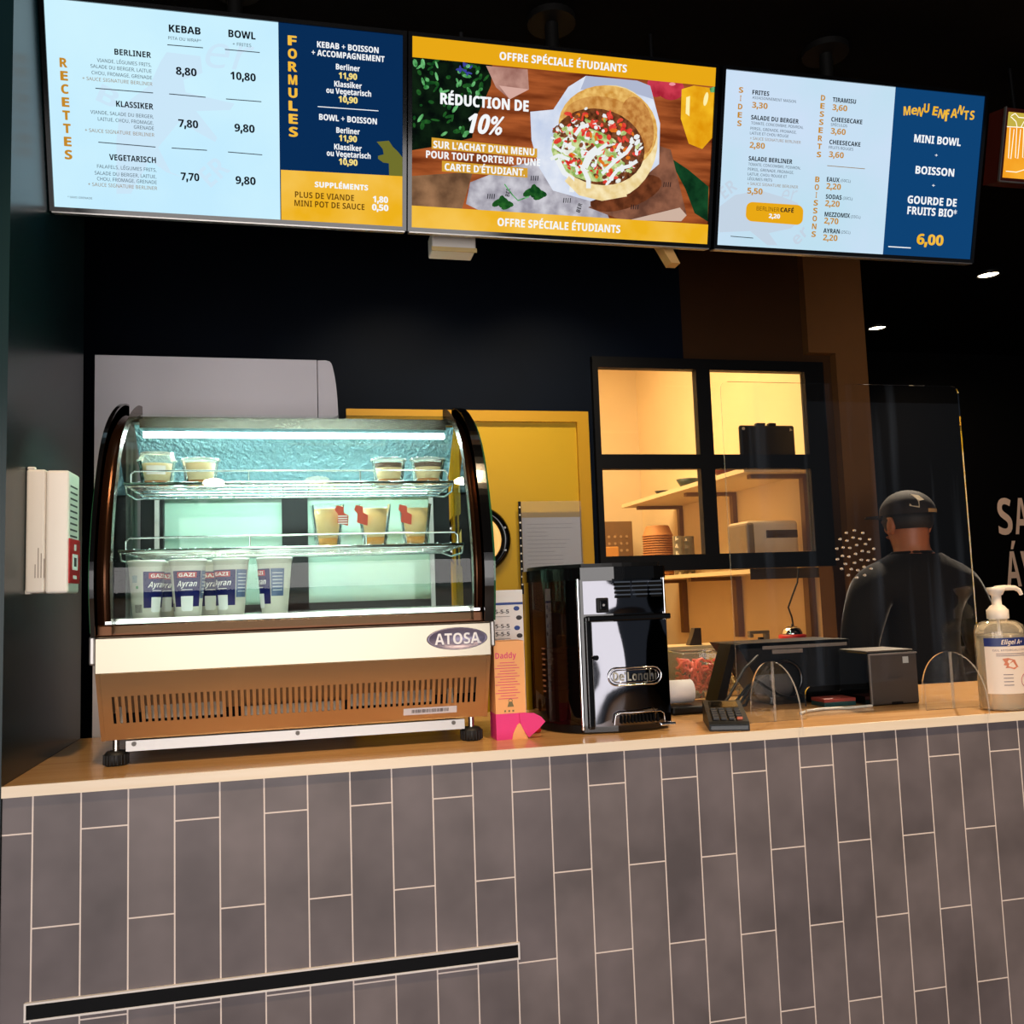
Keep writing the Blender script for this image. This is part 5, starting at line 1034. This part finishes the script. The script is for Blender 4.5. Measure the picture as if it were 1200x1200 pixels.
MB().box(-0.11, 0.11, -0.17, 0.17, 0.0, 1.02).build('housing', mat('bronze_panel', (140, 112, 76), 0.4, 0.4), pf)
ph = MB()
for i in range(4):
    for j in range(4): ph.cyl((-0.07+0.045*i, -0.1705, 0.76+0.05*j), (-0.07+0.045*i, -0.173, 0.76+0.05*j), 0.010, n=12)
ph.build('round_holes', mat('hole_tan', (176, 146, 104), 0.6), pf)
# bits on the hatch sill
SZ = 1.1965
BE = thing('order_bell', 'chrome domed order bell on red base standing on the hatch sill', 'bell', (2.73, YB+0.03, SZ))
MB().lathe([(0.0001, 0), (0.062, 0), (0.062, 0.022), (0.056, 0.026), (0.0001, 0.026)], n=28).build('red_base', RED, BE)
MB().lathe([(0.046, 0.028), (0.046, 0.034), (0.038, 0.052), (0.020, 0.062), (0.0001, 0.064)], n=28).cyl((0, 0, 0.064), (0, 0, 0.074), 0.005, n=10).build('dome', CHROME, BE)
bc_ = MB().tube([(2.80, YB+0.06, 1.525), (2.79, YB+0.06, 1.46), (2.76, YB+0.06, 1.40), (2.735, YB+0.06, 1.345), (2.75, YB+0.06, 1.30), (2.77, YB+0.075, 1.2015)], 0.004, 8).build('cable', RUBBER); tag(bc_, 'black cable hanging from the kitchen shelf down to the sill', 'cable')
TP = thing('tape_dispenser', 'small steel clamp standing on the hatch sill', 'clamp', (2.56, YB+0.03, SZ))
MB().rbox(-0.05, 0.05, -0.012, 0.012, 0.036, 0.050, 0.003).rbox(0.026, 0.050, -0.012, 0.012, 0.0, 0.036, 0.003).rbox(-0.050, -0.030, -0.012, 0.012, 0.020, 0.036, 0.003).build('body', mat('dull_steel', (120, 108, 92), 0.4, 0.6), TP)
MB().rbox(0.0, 0.02, -0.01, 0.01, 0.0, 0.02, 0.002).build('jaw', BLACKS, TP)
TP.name = 'clamp'
CL = MB().prism([(-0.03, 0), (0.03, 0), (0.03, 0.075), (0.0, 0.075), (-0.012, 0.04)], 'y', -0.02, 0.02).build('phone_stand', mat('brown_black_plastic', (46, 32, 24), 0.5)); CL.location = (2.24, YB+0.03, SZ); tag(CL, 'small dark brown stand on the hatch sill near the coffee machine', 'stand')

# ------------------------------------------------------------------ person
def skinned(V, E, R, levels=2, root=0):
    me = bpy.data.meshes.new('s'); me.from_pydata(V, E, []); o = bpy.data.objects.new('s', me); COL.objects.link(o)
    sk = o.modifiers.new('skin', 'SKIN'); sk.use_smooth_shade = True; su = o.modifiers.new('sub', 'SUBSURF'); su.levels = levels; su.render_levels = levels
    for i, r in enumerate(R):
        d = me.skin_vertices[0].data[i]; d.radius = r if isinstance(r, tuple) else (r, r); d.use_root = (i == root)
    dg = bpy.context.evaluated_depsgraph_get(); dg.update(); m2 = bpy.data.meshes.new_from_object(o.evaluated_get(dg))
    bpy.data.objects.remove(o); vs = [tuple(v.co) for v in m2.vertices]; fs = [list(p.vertices) for p in m2.polygons]; bpy.data.meshes.remove(m2); return vs, fs
PE = thing('person', 'person with back turned, in dark shirt and dark cap, behind the counter', 'person', (2.90, 1.12, 0), (0, 0, math.radians(8)))
# standing, back to the camera (facing +Y), forearms bent forward
V = [(0, 0, 0.95), (0, 0, 1.10), (0, 0.0, 1.30), (0, -0.01, 1.46), (0, 0.0, 1.555), (0, 0.01, 1.62), (0, 0.02, 1.70), (0, 0.015, 1.735)]
E_ = [(i, i+1) for i in range(7)]; R_ = [(0.17, 0.115), (0.165, 0.11), (0.185, 0.12), (0.18, 0.10), (0.062, 0.06), (0.075, 0.085), (0.078, 0.098), (0.06, 0.08)]
def limb(root, pts, rad):
    prev = root
    for p, r in zip(pts, rad):
        V.append(p); R_.append(r); E_.append((prev, len(V)-1)); prev = len(V)-1
    return prev
for sx in (-1, 1):
    h_ = limb(3, [(sx*0.222, -0.005, 1.428), (sx*0.300, -0.02, 1.27), (sx*0.320, -0.01, 1.13), (sx*0.240, 0.14, 1.10), (sx*0.170, 0.245, 1.10)], [0.080, 0.064, 0.052, 0.042, 0.030])
    pm_ = limb(h_, [(sx*0.150, 0.30, 1.10)], [(0.038, 0.020)])
    limb(0, [(sx*0.10, 0.0, 0.86), (sx*0.11, 0.01, 0.50), (sx*0.115, -0.01, 0.12), (sx*0.12, -0.01, 0.05), (sx*0.13, 0.12, 0.035)], [0.105, 0.065, 0.045, 0.042, 0.034])
bv, bf = skinned(V, E_, R_, 2)
body = MB().add(bv, bf, 0, True)
for sx in (-1, 1):   # fingers, thumbs and ears join the body mesh
    for k in range(4):
        bx_ = sx*(0.172-0.018*k); ln = (0.066, 0.076, 0.072, 0.056)[k]
        fv, ff = skinned([(bx_, 0.305, 1.102), (bx_, 0.345, 1.098), (bx_-sx*0.002, 0.345+ln*0.45, 1.082), (bx_-sx*0.003, 0.345+ln*0.7, 1.062)], [(0, 1), (1, 2), (2, 3)], [0.0095, 0.0090, 0.0082, 0.007], 1); body.add(fv, ff, 0, True)
    fv, ff = skinned([(sx*0.135, 0.28, 1.10), (sx*0.108, 0.31, 1.095), (sx*0.098, 0.340, 1.085)], [(0, 1), (1, 2)], [0.012, 0.0105, 0.0085], 1); body.add(fv, ff, 0, True)
    body.ell((sx*0.085, 0.015, 1.665), (0.012, 0.020, 0.034), 0, M=None)
    body.tube([(sx*0.086, 0.030, 1.640), (sx*0.094, 0.0, 1.645), (sx*0.098, -0.010, 1.670), (sx*0.094, 0.002, 1.695), (sx*0.086, 0.025, 1.698)], 0.0065, 8)
body.ell((0, 0.118, 1.665), (0.014, 0.020, 0.024)); body.ell((0, 0.108, 1.628), (0.024, 0.010, 0.008)); 
for sx in (-1, 1): body.ell((sx*0.033, 0.104, 1.690), (0.013, 0.010, 0.009))
body.build('body', SKIN, PE)
# clothing: the body surface moved outwards
def cloth(keep, off, name, m_):
    b = bmesh.new(); bvs = [b.verts.new(v) for v in bv]
    for f_ in bf: b.faces.new([bvs[i] for i in f_])
    bmesh.ops.recalc_face_normals(b, faces=b.faces); b.normal_update()
    bmesh.ops.delete(b, geom=[f_ for f_ in b.faces if not keep(f_.calc_center_median())], context='FACES')
    nrm = {v: v.normal.copy() for v in b.verts}
    for v in b.verts: v.co += nrm[v]*off
    b.verts.index_update(); q = MB().add([v.co.copy() for v in b.verts], [[v.index for v in f_.verts] for f_ in b.faces], 0, True); b.free()
    return q.build(name, m_, PE)
sh0 = cloth(lambda c: 0.90 < c.z < 1.545 and not (c.z < 1.2 and c.y > 0.16), 0.014, 'shirt', SHIRT)
MB().lathe([(0.082, -0.02), (0.085, 0.008), (0.081, 0.024), (0.074, 0.030)], (0, 0.004, 1.535), 28).build('collar', SHIRT, sh0)
cloth(lambda c: 0.10 < c.z < 0.96 and abs(c.x) < 0.25, 0.018, 'trousers', mat('black_denim', (14, 14, 16), 0.85))
for sx in (-1, 1): MB().ell((sx*0.125, 0.05, 0.045), (0.052, 0.135, 0.045)).build('shoe', BLACKS, PE)
MB().ell((0, 0.012, 1.69), (0.0885, 0.106, 0.07), 0, 24, 8, v0=-PI/2*0.35, v1=PI/2*0.5).build('hair', mat('dark_hair', (16, 12, 10), 0.7), PE)
cp = MB().ell((0, 0.012, 1.715), (0.096, 0.116, 0.095), 0, 28, 10, v0=-0.05, v1=PI/2).build('cap', mat('dark_cap_cloth', (22, 14, 12), 0.85), PE)
MB().prism([(-0.085, 0.085), (-0.095, 0.14), (-0.06, 0.185), (0, 0.20), (0.06, 0.185), (0.095, 0.14), (0.085, 0.085)], 'z', 1.708, 1.714).build('visor', mat('cap_visor_cloth', (26, 20, 18), 0.8), cp)
sp_ = MB(); 
vs = [(0.0985*math.cos(t)*1.0, 0.012+0.1185*math.sin(t), z) for z in (1.712, 1.726) for t in [(-PI/2)+(-0.1+0.62*i/8) for i in range(9)]]
sp_.add(vs, [(i, i+1, 10+i, 9+i) for i in range(8)], 0, True); sp_.build('strap', mat('tan_strap', (170, 130, 80), 0.6), cp)
pa = MB(); pts_ = []
for (a_, b_) in ((-2.35, 0.25), (-2.2, 0.85), (-1.85, 0.75), (-1.7, 0.5), (-1.95, 0.45), (-2.0, 0.15)):
    pts_.append((0.0985*math.cos(b_)*math.cos(a_), 0.012+0.1185*math.cos(b_)*math.sin(a_), 1.715+0.0975*math.sin(b_)))
pa.add(pts_, [list(range(6))]); pa.build('pale_patch', mat('cap_patch', (206, 184, 152), 0.7), cp)

# ------------------------------------------------------------------ hall: lettering on the far wall, ceiling downlights
WL = thing('wall_lettering', 'large pale lettering painted on the black hall wall', 'lettering', (5.62, 3.599, 1.70))
PALEL = mat('pale_peach_letter', (246, 214, 188), 0.6)
lm = lambda: None
for ch, u0, u1, vc, h_ in (('S', -0.137, -0.015, 0.195, 0.265), ('A', 0.005, 0.13, 0.195, 0.265), ('Á', -0.105, 0.02, -0.19, 0.255), ('V', 0.03, 0.155, -0.19, 0.255)):
    k = MB(); put_text(k, ch, u0, u1, vc, h_, 0, lambda u, v: (u, -0.004, v), 0.03 if ch in 'SV' else 0.03); k.build('letter', PALEL, WL, fix=False)
for x, y, lb_ in ((4.17, 2.02, 'lit round ceiling downlight nearest the right menu screen'), (4.17, 3.0, 'lit round ceiling downlight deeper in the dark hall')):
    t = thing('ceiling_downlight', lb_, 'light', (x, y, ZC), group='downlights in the hall ceiling')
    MB().lathe([(0.052, 0), (0.068, 0), (0.068, -0.02), (0.060, -0.028), (0.052, -0.022), (0.052, 0)], n=28).build('trim_ring', BLACKM, t)
    MB().cyl((0, 0, -0.012), (0, 0, -0.016), 0.051, n=28).build('lamp', glow('warm_lamp', (255, 236, 200), 14), t)
for x, y, lb_ in ((0.6, -0.75, 'round ceiling downlight above the display fridge'), (1.5, -0.9, 'round ceiling downlight above the coffee machine'), (2.4, -0.75, 'round ceiling downlight above the acrylic guard')):
    t = thing('ceiling_downlight', lb_, 'light', (x, y, ZC), group='downlights above the counter')
    MB().lathe([(0.052, 0), (0.068, 0), (0.068, -0.02), (0.060, -0.028), (0.052, -0.022), (0.052, 0)], n=28).build('trim_ring', BLACKM, t)
    MB().cyl((0, 0, -0.012), (0, 0, -0.016), 0.051, n=28).build('lamp', glow('warm_counter_lamp', (255, 222, 170), 14), t)
# junction box and bracket below the middle screen
JB = thing('junction_box', 'white electrical box hanging below the middle screen', 'box', (0.962, 0.42, 2.435))
MB().rbox(-0.062, 0.062, -0.03, 0.05, -0.02, 0.035, 0.004).build('box', WHITEP, JB)
MB().box(-0.064, 0.064, -0.033, -0.03, -0.026, -0.014).build('pale_strip', mat('ochre_strip', (190, 164, 110), 0.5), JB)
MB().tube([(0.02, 0.0, 0.035), (0.05, 0.02, 0.20), (0.05, 0.03, 0.699)], 0.006, 8).build('cable', RUBBER, JB)
BT = thing('wooden_strut', 'short slanted pale wooden strut below right end of middle screen', 'strut', (1.60, 0.36, 2.42))
MB().prism([(-0.045, 0.03), (-0.012, 0.03), (0.018, -0.03), (-0.010, -0.03)], 'y', -0.02, 0.02).build('strut', mat('pale_timber', (206, 160, 96), 0.5), BT)
MB().cyl((0.0-0.03, 0.0, 0.03), (0.0-0.03, 0.0, 0.679), 0.006, n=8).build('hanger_rod', BLACKM, BT)
